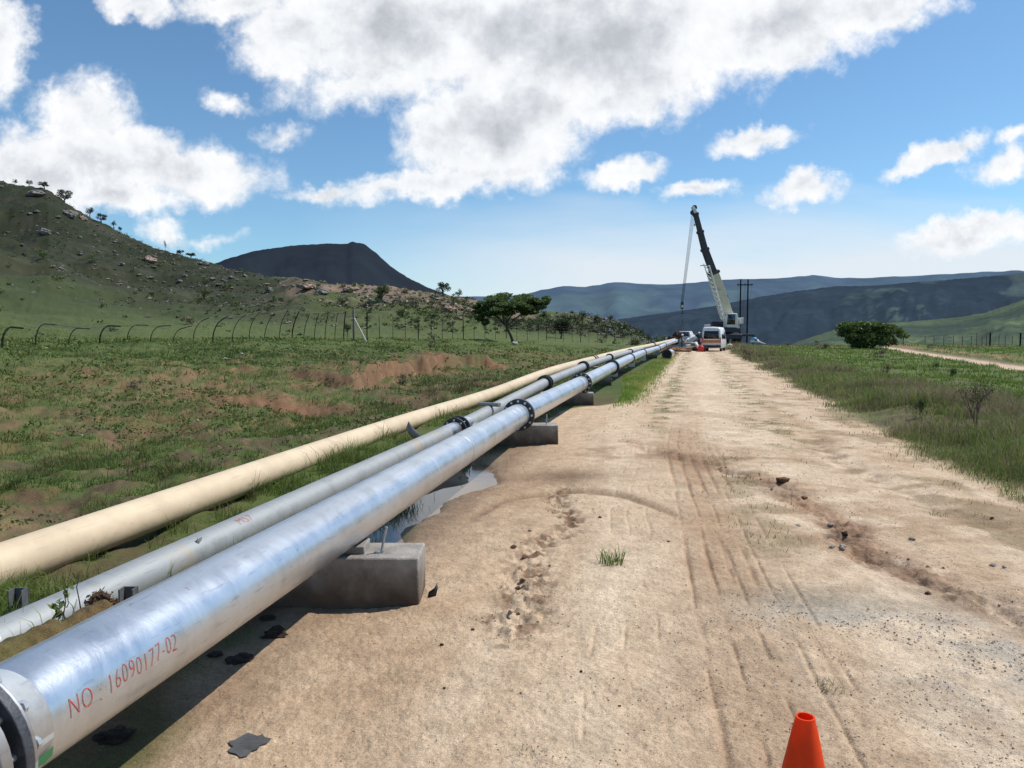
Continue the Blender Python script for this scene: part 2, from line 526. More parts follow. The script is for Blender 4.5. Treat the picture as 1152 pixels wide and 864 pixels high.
    # spoil by the works
    g = lerp3(g, RED * 1.1, .95 * bell(q, .2, 1.4) * ss(62, 70, y) * (1 - ss(100, 120, y)) * ss(.25, .5, m1 * .5 + m2 * .5))
    # ---- right grassland
    h = lerp3(np.broadcast_to(C(.085, .125, .028), x.shape + (3,)), C(.12, .175, .036), .5 + 1.5 * (m1 - .5))
    re = right_edge(x, y)
    h = lerp3(h, C(.13, .105, .055), bell(q - re, 1.2, 1.3) * .8)
    h = lerp3(h, SOIL, .6 * ss(.55, .68, m2))
    h = lerp3(h, C(.17, .13, .06), .7 * ss(80, 100, y))
    fr = far_road(x, y)
    h = lerp3(h, C(.56, .42, .30) * (.85 + .3 * m2)[..., None], fr)
    h = lerp3(h, C(.30, .16, .09), bell(x - 13.0 - 0.365 * y, 0, .5) * ss(.25, .5, m2))
    col = np.where((q > 2)[..., None], h, g)
    rd = road_mask(x, y)
    col = lerp3(col, road, rd)
    # ---- hill, with cloud shadow painted into the colour of its upper slope
    t, yr, yb = hill_f(x, y)
    k = np.clip((y - yb) / (yr - yb), 0, 1)
    r1 = fbm(x, y, .05, 5, 5); r2 = fbm(x, y, .22, 4, 6)
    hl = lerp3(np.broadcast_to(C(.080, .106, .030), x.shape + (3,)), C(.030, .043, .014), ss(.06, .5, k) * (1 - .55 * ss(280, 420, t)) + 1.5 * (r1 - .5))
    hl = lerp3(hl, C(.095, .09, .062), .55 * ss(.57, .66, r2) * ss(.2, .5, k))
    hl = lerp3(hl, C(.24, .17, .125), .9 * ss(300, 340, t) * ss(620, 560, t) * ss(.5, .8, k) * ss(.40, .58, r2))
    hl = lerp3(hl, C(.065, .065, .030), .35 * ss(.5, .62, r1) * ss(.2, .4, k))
    hl = hl * (1 - .5 * ss(.15, .7, k) * (1 - ss(240, 380, t)))[..., None]  # deepens the painted cloud shadow towards the left
    on = (t < 805) & (y > yb - 6) & (y > 20)
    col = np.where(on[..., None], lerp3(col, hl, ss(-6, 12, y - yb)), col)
    wet = np.clip(.9 * bell(q, -.1, .4) * ss(4.8, 5.6, y) * (1 - ss(10, 11, y)), 0, 1)
    return col, wet


# polar grid, fine where the photograph looks
def geo(a, b, st): return list(np.exp(np.arange(math.log(a), math.log(b), math.log(1 + st))))
rr = np.array([0.3, 0.8, 1.3, 1.6] + geo(1.9, 2.6, 0.0075) + geo(2.6, 8.5, 0.0036) + geo(8.5, 26, 0.0056) + geo(26, 90, 0.0075) + geo(90, 420, 0.012) + geo(420, 2600, 0.08) + [2600, 5000, 12000, 30000])
aa = np.radians(np.concatenate([np.arange(-90, -46, 2.0), np.arange(-46, 42, 0.085), np.arange(42, 91, 2.0)]))
A, R_ = np.meshgrid(aa, rr)
GX = np.sin(A) * R_; GY = np.cos(A) * R_ - 0.4
GZ = ground(GX, GY)
GC, GW = ground_color(GX, GY)
# bare earth where the left-hand ground is cut steeply
dr = np.gradient(GZ, axis=0) / np.maximum(np.gradient(R_, axis=0), 1e-6)
da = np.gradient(GZ, axis=1) / np.maximum(np.gradient(A, axis=1) * R_, 1e-6)
slope = np.hypot(dr, da)
S_ = pipeX(GY) - GX
bk_ = bell(GX + 3.5, 0, 9) * bell(GY, 25, 11)
cut = (.35 + .65 * bk_) * ss(.27, .50, slope + (fbm(GX, GY, 3.0, 3, 2) - .5) * .22) * ss(1.4, 2.4, S_) * (1 - ss(12, 15, S_)) * ss(4, 7, GY) * (1 - ss(55, 70, GY))
GC = lerp3(GC, C(.20, .112, .066)[None, None] * (.40 + .7 * fbm(GX, GY, 1.7, 3, 4) + .55 * fbm(GX, GY, 6.5, 3, 2))[..., None], cut * .92)
SLOPE_CUT = None
nr, na = GX.shape
idx = np.arange(nr * na).reshape(nr, na)
QD = np.stack([idx[:-1, :-1], idx[:-1, 1:], idx[1:, 1:], idx[1:, :-1]], -1).reshape(-1, 4)
cx = GX.ravel()[QD].mean(1); cy = GY.ravel()[QD].mean(1)
t_, yr_, yb_ = hill_f(cx, cy)
m_hill = (t_ < 805) & (cy > yb_ + 8) & (cy > 20)
m_road = (road_mask(cx, cy) > 0.5) & (cy < 125) & ~m_hill
m_far = (far_road(cx, cy) > 0.5) & (cx - pipeX(cy) > 7) & (cy < 130) & (cy > 5) & ~m_road
VALL = np.stack([GX.ravel(), GY.ravel(), GZ.ravel()], -1)
CALL = np.concatenate([GC.reshape(-1, 3), GW.reshape(-1, 1)], -1)

m, nt, b = newmat("earth_and_grass")
ca = N(nt, "ShaderNodeVertexColor", layer_name="Col")
tc = N(nt, "ShaderNodeTexCoord")
na_ = N(nt, "ShaderNodeTexNoise", {"Vector": tc.outputs["Object"], "Scale": 38.0, "Detail": 5.0, "Roughness": 0.7})
nb_ = N(nt, "ShaderNodeTexNoise", {"Vector": tc.outputs["Object"], "Scale": 4.2, "Detail": 6.0, "Roughness": 0.7})
nc_ = N(nt, "ShaderNodeTexVoronoi", {"Vector": tc.outputs["Object"], "Scale": 55.0, "Randomness": 1.0})
nd_ = N(nt, "ShaderNodeTexNoise", {"Vector": tc.outputs["Object"], "Scale": 150.0, "Detail": 4.0, "Roughness": .75})
ne_ = N(nt, "ShaderNodeTexVoronoi", {"Vector": tc.outputs["Object"], "Scale": 130.0, "Randomness": 1.0})
k4 = ramp(nt, nd_.outputs[0], [(0.30, (.60, .57, .54)), (0.5, (1, 1, 1)), (0.72, (1.3, 1.3, 1.3))])
k5 = ramp(nt, ne_.outputs["Color"], [(0.0, (.55, .5, .46)), (0.16, (1, 1, 1)), (0.86, (1, 1, 1)), (1.0, (1.45, 1.45, 1.45))])
k1 = ramp(nt, na_.outputs[0], [(0.30, (.80, .77, .74)), (0.55, (1.0, 1.0, 1.0)), (0.75, (1.12, 1.12, 1.12))])
k2 = ramp(nt, nb_.outputs[0], [(0.32, (.84, .82, .80)), (0.6, (1.06, 1.06, 1.06))])
k3 = ramp(nt, nc_.outputs["Color"], [(0.0, (.86, .85, .84)), (0.2, (1, 1, 1)), (0.95, (1, 1, 1)), (1.0, (1.25, 1.25, 1.25))])
c_ = mixc(nt, 1.0, ca.outputs[0], k1, 'MULTIPLY'); c_ = mixc(nt, 1.0, c_, k2, 'MULTIPLY'); c_ = mixc(nt, 1.0, c_, k3, 'MULTIPLY'); c_ = mixc(nt, 1.0, c_, k4, 'MULTIPLY'); c_ = mixc(nt, 1.0, c_, k5, 'MULTIPLY')
nt.links.new(c_, b.inputs["Base Color"])
rg = math_(nt, 'MULTIPLY_ADD', ca.outputs["Alpha"], -0.5, 0.92)
nt.links.new(rg, b.inputs["Roughness"]); b.inputs["Specular IOR Level"].default_value = 0.25
hsum = math_(nt, 'ADD', math_(nt, 'ADD', na_.outputs[0], math_(nt, 'MULTIPLY', nd_.outputs[0], .55)), math_(nt, 'MULTIPLY', nc_.outputs["Distance"], 0.25))
bp = N(nt, "ShaderNodeBump", {"Height": hsum, "Strength": 0.75, "Distance": 0.014})
nt.links.new(bp.outputs[0], b.inputs["Normal"])
M_GROUND = m


def piece(name, mask):
    q = QD[mask]
    used = np.unique(q); rem = np.full(len(VALL), -1, np.int64); rem[used] = np.arange(len(used))
    o = link(name, np_mesh(name, VALL[used], rem[q], None, CALL[used]), M_GROUND)
    tag(o, kind="structure")
    return o


piece("ground", ~(m_hill | m_road | m_far))
piece("dirt_road", m_road)
piece("gravel_road", m_far)
piece("hill", m_hill)
del GX, GY, GZ, GC, GW, VALL, CALL, QD, A, R_


def gz(x, y): return float(ground(np.array([x]), np.array([y]))[0])


def on_ground(u, v, guess=0.0):  # where the ray of a photograph pixel meets the terrain
    ys = np.exp(np.linspace(math.log(1.8), math.log(420), 1500))
    rx, rz = ray(u, v)
    g = ground(rx * ys, ys)
    h = np.nonzero(EYE + rz * ys <= g)[0]
    y = ys[h[0]] if len(h) else 100.0
    return Vector((rx * y, y, gz(rx * y, y)))


# ------------------------------------------------------------------ distant ranges
def range_mesh(name, sky, yr, yb, zb, color, rough_amp, seed, cols=240, rows=46, u0=-400, u1=1560, patch=None):
    us = np.linspace(u0, u1, cols); k = np.linspace(0, 1.25, rows)
    U, K = np.meshgrid(us, k)
    yrr = yr * (1 + 0.12 * (fbm(us, us * 0, 0.006, 2, seed) - .5))
    top = EYE + (376 - interp(us, sky)) / FPX * yrr
    kk = np.clip(K, 0, 1)
    Y = yb + (yrr[None] - yb) * K
    X = (U - 576) / FPX * Y
    rid = fbm(U, K * 90, 0.018, 5, seed) - .5
    h = np.clip(kk + .28 * rid * np.sin(PI * kk), 0, 1)
    Z = zb + (top[None] - zb) * h ** 1.1
    Z = Z - np.maximum(K - 1, 0) * yr * 0.3
    Z = Z + rough_amp * np.sin(PI * np.clip(kk, 0, 1)) * (fbm(U, K * 60, 0.06, 4, seed + 1) - .5)
    Z = Z + (fbm(us, us * 0, .35, 3, seed + 2) - .5)[None] * yr * 0.0018 * (K > .9)
    idx = np.arange(U.size).reshape(U.shape)
    Q = np.stack([idx[:-1, :-1], idx[:-1, 1:], idx[1:, 1:], idx[1:, :-1]], -1).reshape(-1, 4)
    n = fbm(U, K * 140, 0.02, 5, seed + 3); n2 = fbm(U, K * 100, .09, 4, seed + 4)
    colr = np.broadcast_to(np.array(color), U.shape + (3,)) * (0.72 + .35 * n + .2 * n2)[..., None]
    if patch is not None: colr = patch(U, K, colr, n, n2)
    cc = np.concatenate([colr.reshape(-1, 3), np.ones((U.size, 1))], -1)
    me = np_mesh(name, np.stack([X.ravel(), Y.ravel(), Z.ravel()], -1), Q, None, cc)
    return me


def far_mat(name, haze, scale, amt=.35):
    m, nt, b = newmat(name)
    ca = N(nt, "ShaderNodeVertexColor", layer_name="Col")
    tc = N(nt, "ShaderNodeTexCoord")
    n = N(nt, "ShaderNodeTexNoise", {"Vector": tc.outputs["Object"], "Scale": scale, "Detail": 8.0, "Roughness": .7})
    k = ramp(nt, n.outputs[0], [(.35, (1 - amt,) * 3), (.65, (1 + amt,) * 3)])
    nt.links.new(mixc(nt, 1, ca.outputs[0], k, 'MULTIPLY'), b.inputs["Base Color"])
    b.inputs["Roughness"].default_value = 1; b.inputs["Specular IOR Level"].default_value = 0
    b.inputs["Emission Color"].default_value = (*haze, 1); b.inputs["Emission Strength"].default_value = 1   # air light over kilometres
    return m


SK_FAR = [(-400, 360), (300, 350), (470, 337), (520, 334), (590, 332), (608, 327), (635, 322), (658, 323), (672, 321), (692, 317.5), (714, 319), (744, 321), (760, 320), (815, 315), (876, 313.5), (913, 310),
          (937, 313), (965, 313.5), (1014, 311.5), (1060, 309), (1106, 306.5), (1139, 305), (1200, 306), (1560, 312)]
SK_MID = [(-400, 380), (600, 376), (640, 368), (690, 360), (740, 353), (800, 345), (855, 334), (892, 328), (937, 322.5), (984, 321.5), (1029, 317.5), (1090, 313), (1136, 308.5), (1152, 307.5), (1300, 300), (1560, 310)]
SK_GREEN = [(-400, 420), (840, 402), (880, 392), (901, 383), (937, 371), (990, 364), (1045, 360), (1075, 357), (1106, 352), (1124, 346), (1152, 336), (1300, 322), (1560, 315)]
SK_DARK = [(-400, 372), (120, 345), (200, 315), (258, 292), (290, 283), (330, 277.5), (370, 275), (393, 275.5), (397, 272.5), (412, 276), (425, 286), (440, 300), (460, 313), (480, 323), (520, 338), (600, 360), (700, 380)]


def patch_far(U, K, c, n, n2):
    return lerp3(c, C(.055, .088, .088), .9 * ss(.5, .62, n) * ss(.2, .5, K) * (1 - ss(.75, .95, K)))


def patch_mid(U, K, c, n, n2):
    c = lerp3(c, C(.05, .07, .06), .8 * ss(.53, .62, n) * ss(.5, .7, K) * ss(900, 1000, U))
    c = c * (.7 + .6 * fbm(U, K * 300, .22, 4, 2))[..., None]
    return lerp3(c, C(.07, .10, .07), .7 * ss(.5, .58, n2) * ss(.4, .55, fbm(U, K * 300, .2, 3, 1)) * bell(U, 1010, 45) * bell(K, .42, .14))


def patch_green(U, K, c, n, n2):
    c = lerp3(c, C(.034, .052, .038), .9 * ss(.52, .56, fbm(U * .35, K * 260, .03, 3, 3)) * ss(.3, .5, K) * (1 - ss(.8, .9, K)))
    c = lerp3(c, C(.105, .135, .06), .8 * bell(K, .5, .08) * ss(.4, .6, n))
    c = lerp3(c, C(.05, .07, .045), .9 * ss(.5, .3, K) * ss(.46, .54, n2))
    return lerp3(c, C(.026, .040, .028), .85 * ss(.60, .66, fbm(U, K * 420, .30, 3, 2)) * ss(.42, .6, fbm(U, K * 160, .03, 2, 6)))


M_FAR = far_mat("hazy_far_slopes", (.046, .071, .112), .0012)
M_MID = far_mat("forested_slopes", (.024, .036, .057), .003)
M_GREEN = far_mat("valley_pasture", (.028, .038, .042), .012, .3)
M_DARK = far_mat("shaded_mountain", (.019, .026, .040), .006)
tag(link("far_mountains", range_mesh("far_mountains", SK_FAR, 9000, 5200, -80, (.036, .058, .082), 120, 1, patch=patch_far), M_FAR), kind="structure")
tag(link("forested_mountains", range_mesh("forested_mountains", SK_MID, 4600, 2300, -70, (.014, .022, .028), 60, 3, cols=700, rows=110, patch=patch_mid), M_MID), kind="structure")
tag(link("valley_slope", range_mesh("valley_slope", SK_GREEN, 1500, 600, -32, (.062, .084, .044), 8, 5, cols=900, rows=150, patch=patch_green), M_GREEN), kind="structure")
tag(link("mountain", range_mesh("mountain", SK_DARK, 1900, 900, -40, (.008, .011, .013), 14, 6, cols=420, u0=-400, u1=700), M_DARK), kind="structure")  # cloud shadow on this mountain is put into its near-black colour
# trees standing up on the crest of the dark mountain, too far to count
# ------------------------------------------------------------------ sun and sky
SUN = Vector((0.56, 0.20, 0.80)).normalized()
sd = bpy.data.lights.new("sun", 'SUN'); sd.energy = 4.8; sd.angle = math.radians(0.53); sd.color = (1.0, 0.955, 0.89)
so = bpy.data.objects.new("sun", sd); COL.objects.link(so)
so.rotation_euler = SUN.to_track_quat('Z', 'Y').to_euler(); so.location = (30, 10, 60)

world = bpy.data.worlds.new("World"); scene.world = world; world.use_nodes = True
nt = world.node_tree
for n in list(nt.nodes): nt.nodes.remove(n)
out = N(nt, "ShaderNodeOutputWorld")
sky = N(nt, "ShaderNodeTexSky", sky_type='NISHITA', sun_disc=False, sun_elevation=math.asin(SUN.z), sun_rotation=math.atan2(SUN.x, SUN.y), altitude=900.0, air_density=1.0, dust_density=0.6, ozone_density=1.6)
tc = N(nt, "ShaderNodeTexCoord")
sep = N(nt, "ShaderNodeSeparateXYZ", {0: tc.outputs["Generated"]})
DX, DY, DZ = sep.outputs
yc = math_(nt, 'MAXIMUM', DY, 0.12)
U_ = math_(nt, 'MULTIPLY', math_(nt, 'DIVIDE', DX, yc), 8.7)
V_ = math_(nt, 'MULTIPLY', math_(nt, 'DIVIDE', DZ, yc), 8.7)
P0 = N(nt, "ShaderNodeCombineXYZ", {0: U_, 1: V_})
w1 = N(nt, "ShaderNodeTexNoise", {"Vector": P0.outputs[0], "Scale": 1.5, "Detail": 4.0, "Roughness": .55})
w2 = N(nt, "ShaderNodeTexNoise", {"Vector": P0.outputs[0], "Scale": 5.0, "Detail": 5.0, "Roughness": .6})


def vmath(op, a, b_, scale=None):
    n = nt.nodes.new("ShaderNodeVectorMath"); n.operation = op
    for i, v in enumerate((a, b_)):
        if v is None: continue
        if isinstance(v, bpy.types.NodeSocket): nt.links.new(v, n.inputs[i])
        else: n.inputs[i].default_value = v
    if scale is not None: n.inputs["Scale"].default_value = scale
    return n


d1 = vmath('SCALE', vmath('SUBTRACT', w1.outputs["Color"], (.5, .5, .5)).outputs[0], None, 0.55)
d2 = vmath('SCALE', vmath('SUBTRACT', w2.outputs["Color"], (.5, .5, .5)).outputs[0], None, 0.22)
PW = vmath('ADD', vmath('ADD', P0.outputs[0], d1.outputs[0]).outputs[0], d2.outputs[0]).outputs[0]

# every cloud is a few soft lumps on the sky (direction, spread, tilt, thickness)
BLOBS = [
    (450, 30, 185, 95, 0, 1.0), (330, 42, 80, 62, 0, .9), (650, 40, 260, 105, 0, 1.25), (860, 30, 170, 66, 8, 1.0), (980, 8, 120, 36, 10, .8), (560, 140, 130, 76, 12, 1.15), (500, 203, 150, 24, 4, .75), (425, 206, 70, 18, 12, .55), (575, 190, 80, 34, 15, .75),
    (620, -120, 560, 120, 0, 1.3), (400, 90, 110, 40, 5, .5), (262, 2, 95, 30, 0, .7), (370, 212, 60, 12, 8, .5), (690, 110, 120, 40, 12, .7),
    (95, 130, 70, 60, 0, .8), (110, 180, 140, 50, 0, 1.05), (215, 192, 110, 42, -6, .9), (255, 200, 60, 20, 0, .6), (40, 190, 110, 60, 0, 1.0), (130, 222, 110, 26, 0, .7), (0, 45, 40, 75, 0, .9), (150, 6, 60, 26, -15, .8),
    (258, 110, 42, 13, -12, .42), (322, 152, 34, 20, -10, .42), (185, 262, 34, 20, 0, .48), (240, 268, 44, 11, 0, .34),
    (705, 192, 56, 20, 4, .72), (780, 217, 54, 14, 3, .66), (853, 158, 58, 19, 8, .7), (905, 209, 62, 19, 6, .7), (1050, 176, 76, 17, 20, .68), (1128, 186, 56, 22, 14, .62), (1085, 262, 100, 24, 9, .9), (1150, 155, 30, 12, 10, .5), (1160, 255, 60, 20, 0, .6),
]
dens = None
thick = None
for (bu, bv, ru, rv, ang, w) in BLOBS:
    rx, rz = ray(bu, bv)
    mp = N(nt, "ShaderNodeMapping", {"Vector": PW, "Location": (rx * 8.7, rz * 8.7, 0), "Rotation": (0, 0, math.radians(ang)), "Scale": (ru / 100, rv / 100, 1)}, vector_type='TEXTURE')
    ln = vmath('LENGTH', mp.outputs[0], None)
    vz = math_(nt, 'MULTIPLY', math_(nt, 'SUBTRACT', 1.0, ln.outputs["Value"]), w)
    if dens is None: dens = vz
    else: dens = math_(nt, 'SMOOTH_MAX', dens, vz, 0.12)
# other clouds in the rest of the sky (overhead and behind)
g1 = N(nt, "ShaderNodeTexNoise", {"Vector": tc.outputs["Generated"], "Scale": 2.6, "Detail": 7.0, "Roughness": .55})
outside = math_(nt, 'ADD', math_(nt, 'MULTIPLY_ADD', DZ, 7.0, -4.1, clamp=True), math_(nt, 'MULTIPLY_ADD', DY, -4.0, 1.4, clamp=True), clamp=True)
og = math_(nt, 'MULTIPLY', math_(nt, 'MULTIPLY_ADD', g1.outputs[0], 3.2, -1.95), outside)
front = math_(nt, 'MULTIPLY_ADD', DY, 5.0, -0.7, clamp=True)
dens = math_(nt, 'MAXIMUM', math_(nt, 'SUBTRACT', math_(nt, 'MULTIPLY', math_(nt, 'ADD', dens, 1.0), front), 1.0), math_(nt, 'MULTIPLY_ADD', outside, 1.0, -1.0))
dens = math_(nt, 'MAXIMUM', dens, math_(nt, 'ADD', og, math_(nt, 'MULTIPLY_ADD', outside, 1.0, -1.0)))
f1 = N(nt, "ShaderNodeTexNoise", {"Vector": P0.outputs[0], "Scale": 2.6, "Detail": 10.0, "Roughness": .66, "Distortion": .15})
f2 = N(nt, "ShaderNodeTexNoise", {"Vector": P0.outputs[0], "Scale": 1.1, "Detail": 5.0, "Roughness": .5})
body = math_(nt, 'ADD', dens, math_(nt, 'MULTIPLY_ADD', f1.outputs[0], 0.80, -0.39))
al = N(nt, "ShaderNodeMapRange", {"Value": body, "From Min": 0.0, "From Max": 0.44}, interpolation_type='SMOOTHSTEP')
# light cloud rims, greyer thick middles
sh = math_(nt, 'ADD', math_(nt, 'MULTIPLY', dens, 0.85), math_(nt, 'MULTIPLY_ADD', f2.outputs[0], 1.5, -0.75))
sh = math_(nt, 'ADD', sh, math_(nt, 'MULTIPLY_ADD', f1.outputs[0], -0.7, 0.33))
shr = ramp(nt, sh, [(0.10, (.97, .98, 1.0)), (0.45, (.90, .92, .95)), (0.80, (.64, .67, .72)), (1.05, (.53, .56, .61))])
fl = math_(nt, 'MULTIPLY_ADD', f1.outputs[0], 0.30, 0.87)
ccol = mixc(nt, 1.0, shr, fl, 'MULTIPLY')
# thin veil low over the mountains
veil_n = N(nt, "ShaderNodeTexNoise", {"Vector": N(nt, "ShaderNodeMapping", {"Vector": P0.outputs[0], "Scale": (.35, 1.6, 1)}).outputs[0], "Scale": 1.2, "Detail": 6.0})
vu = math_(nt, 'MULTIPLY_ADD', U_, 0.30, 0.72, clamp=True)
vv = math_(nt, 'MULTIPLY', math_(nt, 'SUBTRACT', math_(nt, 'MULTIPLY_ADD', veil_n.outputs[0], 0.9, 1.15), V_), 1.25, clamp=True)
veil = math_(nt, 'MULTIPLY', math_(nt, 'MULTIPLY', vu, vv), math_(nt, 'MULTIPLY_ADD', veil_n.outputs[0], 2.2, 0.20, clamp=True), clamp=True)
veil = math_(nt, 'MULTIPLY', veil, 0.92)
skt = mixc(nt, 1.0, sky.outputs[0], (0.84, 1.10, 1.20), 'MULTIPLY')
bg1 = N(nt, "ShaderNodeBackground", {"Color": skt, "Strength": 0.112})
bgv = N(nt, "ShaderNodeBackground", {"Color": (.79, .845, .91, 1), "Strength": 1.0})
bg2 = N(nt, "ShaderNodeBackground", {"Color": ccol, "Strength": 1.0})
mxv = N(nt, "ShaderNodeMixShader", {0: veil, 1: bg1.outputs[0], 2: bgv.outputs[0]})
mx = N(nt, "ShaderNodeMixShader", {0: al.outputs[0], 1: mxv.outputs[0], 2: bg2.outputs[0]})
nt.links.new(mx.outputs[0], out.inputs["Surface"])
world.cycles.sampling_method = 'MANUAL'; world.cycles.sample_map_resolution = 1024

scene.view_settings.view_transform = 'Standard'; scene.view_settings.look = 'None'
scene.view_settings.exposure = 0; scene.view_settings.gamma = 1
scene.render.engine = 'CYCLES'
scene.cycles.use_denoising = True
scene.cycles.max_bounces = 6; scene.cycles.diffuse_bounces = 2; scene.cycles.glossy_bounces = 3; scene.cycles.transmission_bounces = 4; scene.cycles.transparent_max_bounces = 8
scene.cycles.caustics_reflective = False; scene.cycles.caustics_refractive = False
scene.cycles.sample_clamp_indirect = 6

# ------------------------------------------------------------------ vegetation
M_GRASS = foliage_mat("grass_blades", .4, .35)
M_LEAF = foliage_mat("leaves", .25, .3)
M_BARK = mat("bark", (.10, .075, .055), .9, scale=9, amt=.4, bump=.5)


def blades(name, X, Y, H, W, Cc, lean=.45, label=None, base_drop=.01, Z=None):
    n = len(X)
    if Z is None: Z = ground(X, Y)
    th = rng.random(n) * 2 * PI
    wx = np.cos(th) * W / 2; wy = np.sin(th) * W / 2
    ph = rng.random(n) * 2 * PI; ln = (rng.random(n) ** .7) * lean * H
    lx = np.cos(ph) * ln; ly = np.sin(ph) * ln
    b = np.stack([X, Y, Z - base_drop], -1)
    V = np.empty((n, 5, 3))
    V[:, 0] = b + np.stack([wx, wy, 0 * wx], -1); V[:, 1] = b - np.stack([wx, wy, 0 * wx], -1)
    mid = b + np.stack([lx * .35, ly * .35, H * .58], -1)
    V[:, 2] = mid - np.stack([wx, wy, 0 * wx], -1) * .75; V[:, 3] = mid + np.stack([wx, wy, 0 * wx], -1) * .75
    V[:, 4] = b + np.stack([lx, ly, H * (1 - .35 * (ln / np.maximum(H, 1e-4)) ** 2)], -1)
    k = np.arange(n)[:, None] * 5
    Q = k + np.array([0, 1, 2, 3]); T = k + np.array([3, 2, 4])
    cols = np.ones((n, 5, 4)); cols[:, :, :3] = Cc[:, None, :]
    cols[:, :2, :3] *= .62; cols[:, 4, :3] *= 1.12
    o = link(name, np_mesh(name, V.reshape(-1, 3), Q, T, cols.reshape(-1, 4), smooth=False), M_GRASS)
    tag(o, label, None, None, "stuff")
    return o


def pick(n, y0, y1, u0, u1):
    y = np.exp(rng.random(n) * math.log(y1 / y0)) * y0
    u = u0 + rng.random(n) * (u1 - u0)
    return (u - 576) / FPX * y, y


def tint(n, base, var=.25): return np.array(base)[None] * (1 + (rng.random((n, 3)) - .5) * var) * (1 + (rng.random((n, 1)) - .5) * 2 * var)


# short grass on the left
X, Y = pick(520000, 3.6, 75, -90, 800)
q = X - pipeX(Y); s = -q
d = fbm(X, Y, .7, 4, 1) * .5 + fbm(X, Y, 3.1, 3, 2) * .5
sw = s + (fbm(X, Y, 0.14, 3, 1) - 0.5) * 5
bk = ss(13, 19, Y) * (1 - ss(38, 50, Y)) * bell(sw, 8.0, 1.0)
okm = (s > .25) & (rng.random(len(X)) < (1.15 - 1.7 * np.clip(d - .36, 0, 1) / .3)) & (rng.random(len(X)) > bk * .75)
okm &= ~((np.abs(s - .8) < .6) & (Y < 4.6) & (rng.random(len(X)) < .95))
okm &= ~((np.hypot((X + 5.7) / 1.5, (Y - 17.9) / .9) < 1) & (rng.random(len(X)) < .85))
okm &= ~((np.hypot((X + 4.3) / .5, (Y - 6.1) / .7) < 1) & (rng.random(len(X)) < .9))
okm &= ~((s > 2.15) & (s < 2.55) & (Y < 12))
okm &= ~((Y > 64) & (s < 2.2))
X, Y, q, s, d = X[okm], Y[okm], q[okm], s[okm], d[okm]
n = len(X)
base = lerp3(np.broadcast_to(C(.084, .134, .029), (n, 3)), C(.165, .235, .052), 1.2 * (fbm(X, Y, .5, 3, 3) - .2) + .4 * ss(45, 60, Y) + .4 * bell(s, 1.8, .5))
dry = fbm(X, Y, .9, 3, 5)
base = lerp3(base, C(.17, .14, .065), ((rng.random(n) < .12 + .5 * ss(.52, .68, dry)) * .8))
base = lerp3(base, C(.15, .10, .07), bell(Y, 22, 5) * bell(s, 4.6, 1.6) * .8)
base = base * (1 + (rng.random((n, 1)) - .5) * .5)
far = np.maximum(1, Y / 7)
H = (.028 + .085 * rng.random(n) ** 1.8) * (1 + .9 * ss(.5, .65, fbm(X, Y, 1.6, 3, 4))) * (1 + .5 * ss(15, 50, Y)) * (1 + 1.0 * bell(s, 1.75, .45))
H = H * (1 + 1.6 * bell(Y, 22, 5) * bell(s, 4.6, 1.6))
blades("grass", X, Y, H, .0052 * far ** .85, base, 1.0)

# bright short grass on the right
X, Y = pick(130000, 8, 108, 790, 1260)
q = X - pipeX(Y); re = right_edge(X, Y)
d = fbm(X, Y, 3.1, 3, 2)
okm = (q > re + .9) & (far_road(X, Y) < .25) & (rng.random(len(X)) < 1.2 - 1.8 * np.clip(d - .42, 0, 1) / .3) & (X < 4 + Y * .68 + 4)
okm &= ~((np.abs(X - 13.0 - .365 * Y) < .5) & (rng.random(len(X)) < .8))
X, Y = X[okm], Y[okm]; n = len(X)
base = lerp3(np.broadcast_to(C(.115, .18, .032), (n, 3)), C(.185, .26, .05), 1.5 * (fbm(X, Y, .4, 3, 1) - .25))
base = lerp3(base, C(.19, .15, .075), (rng.random(n) < .10 + .6 * ss(78, 98, Y)) * .75) * (1 + (rng.random((n, 1)) - .5) * .5)
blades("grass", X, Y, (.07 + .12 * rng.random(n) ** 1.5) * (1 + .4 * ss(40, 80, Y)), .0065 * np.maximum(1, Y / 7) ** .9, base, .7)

# tall verge grass with brown and purplish seed heads
X, Y = pick(260000, 6.5, 100, 780, 1300)
q = X - pipeX(Y); re = right_edge(X, Y); r = q - re
dn = fbm(X, Y, .55, 3, 6)
okm = (r > -.25) & (r < 3.4 + 3.0 * (dn - .4)) & (rng.random(len(X)) < 1.25 * ss(.25, .55, dn) * (.25 + .75 * ss(-.3, .5, r)))
X, Y, r = X[okm], Y[okm], r[okm]; n = len(X)
pt = fbm(X, Y, .5, 3, 2)
base = lerp3(np.broadcast_to(C(.135, .195, .046), (n, 3)), C(.26, .29, .095), 1.8 * (fbm(X, Y, 1.2, 3, 1) - .3))
brown = rng.random(n) < np.clip(.14 + .6 * ss(.48, .62, pt) + .4 * ss(40, 75, Y), 0, .7)
base = np.where(brown[:, None], tint(n, (.27, .205, .13), .2), base)
purple = (rng.random(n) < .22) & (pt > .47)
base = np.where(purple[:, None], tint(n, (.20, .125, .105), .2), base)
straw = rng.random(n) < .05
base = np.where(straw[:, None], tint(n, (.33, .28, .17), .2), base) * (1 + (rng.random((n, 1)) - .5) * .4)
H = (.08 + .24 * rng.random(n) ** 1.5) * (.45 + .95 * ss(.3, .6, fbm(X, Y, .9, 3, 4))) * (.45 + .55 * ss(-.2, .8, r)) * (1 - .45 * ss(2.2, 4, r))
H = H * (1 + .9 * ss(35, 60, Y) * bell(r, 1.0, 1.2))
blades("tall_grass", X, Y, H, .0046 * np.maximum(1, Y / 8) ** .9, base, .8)

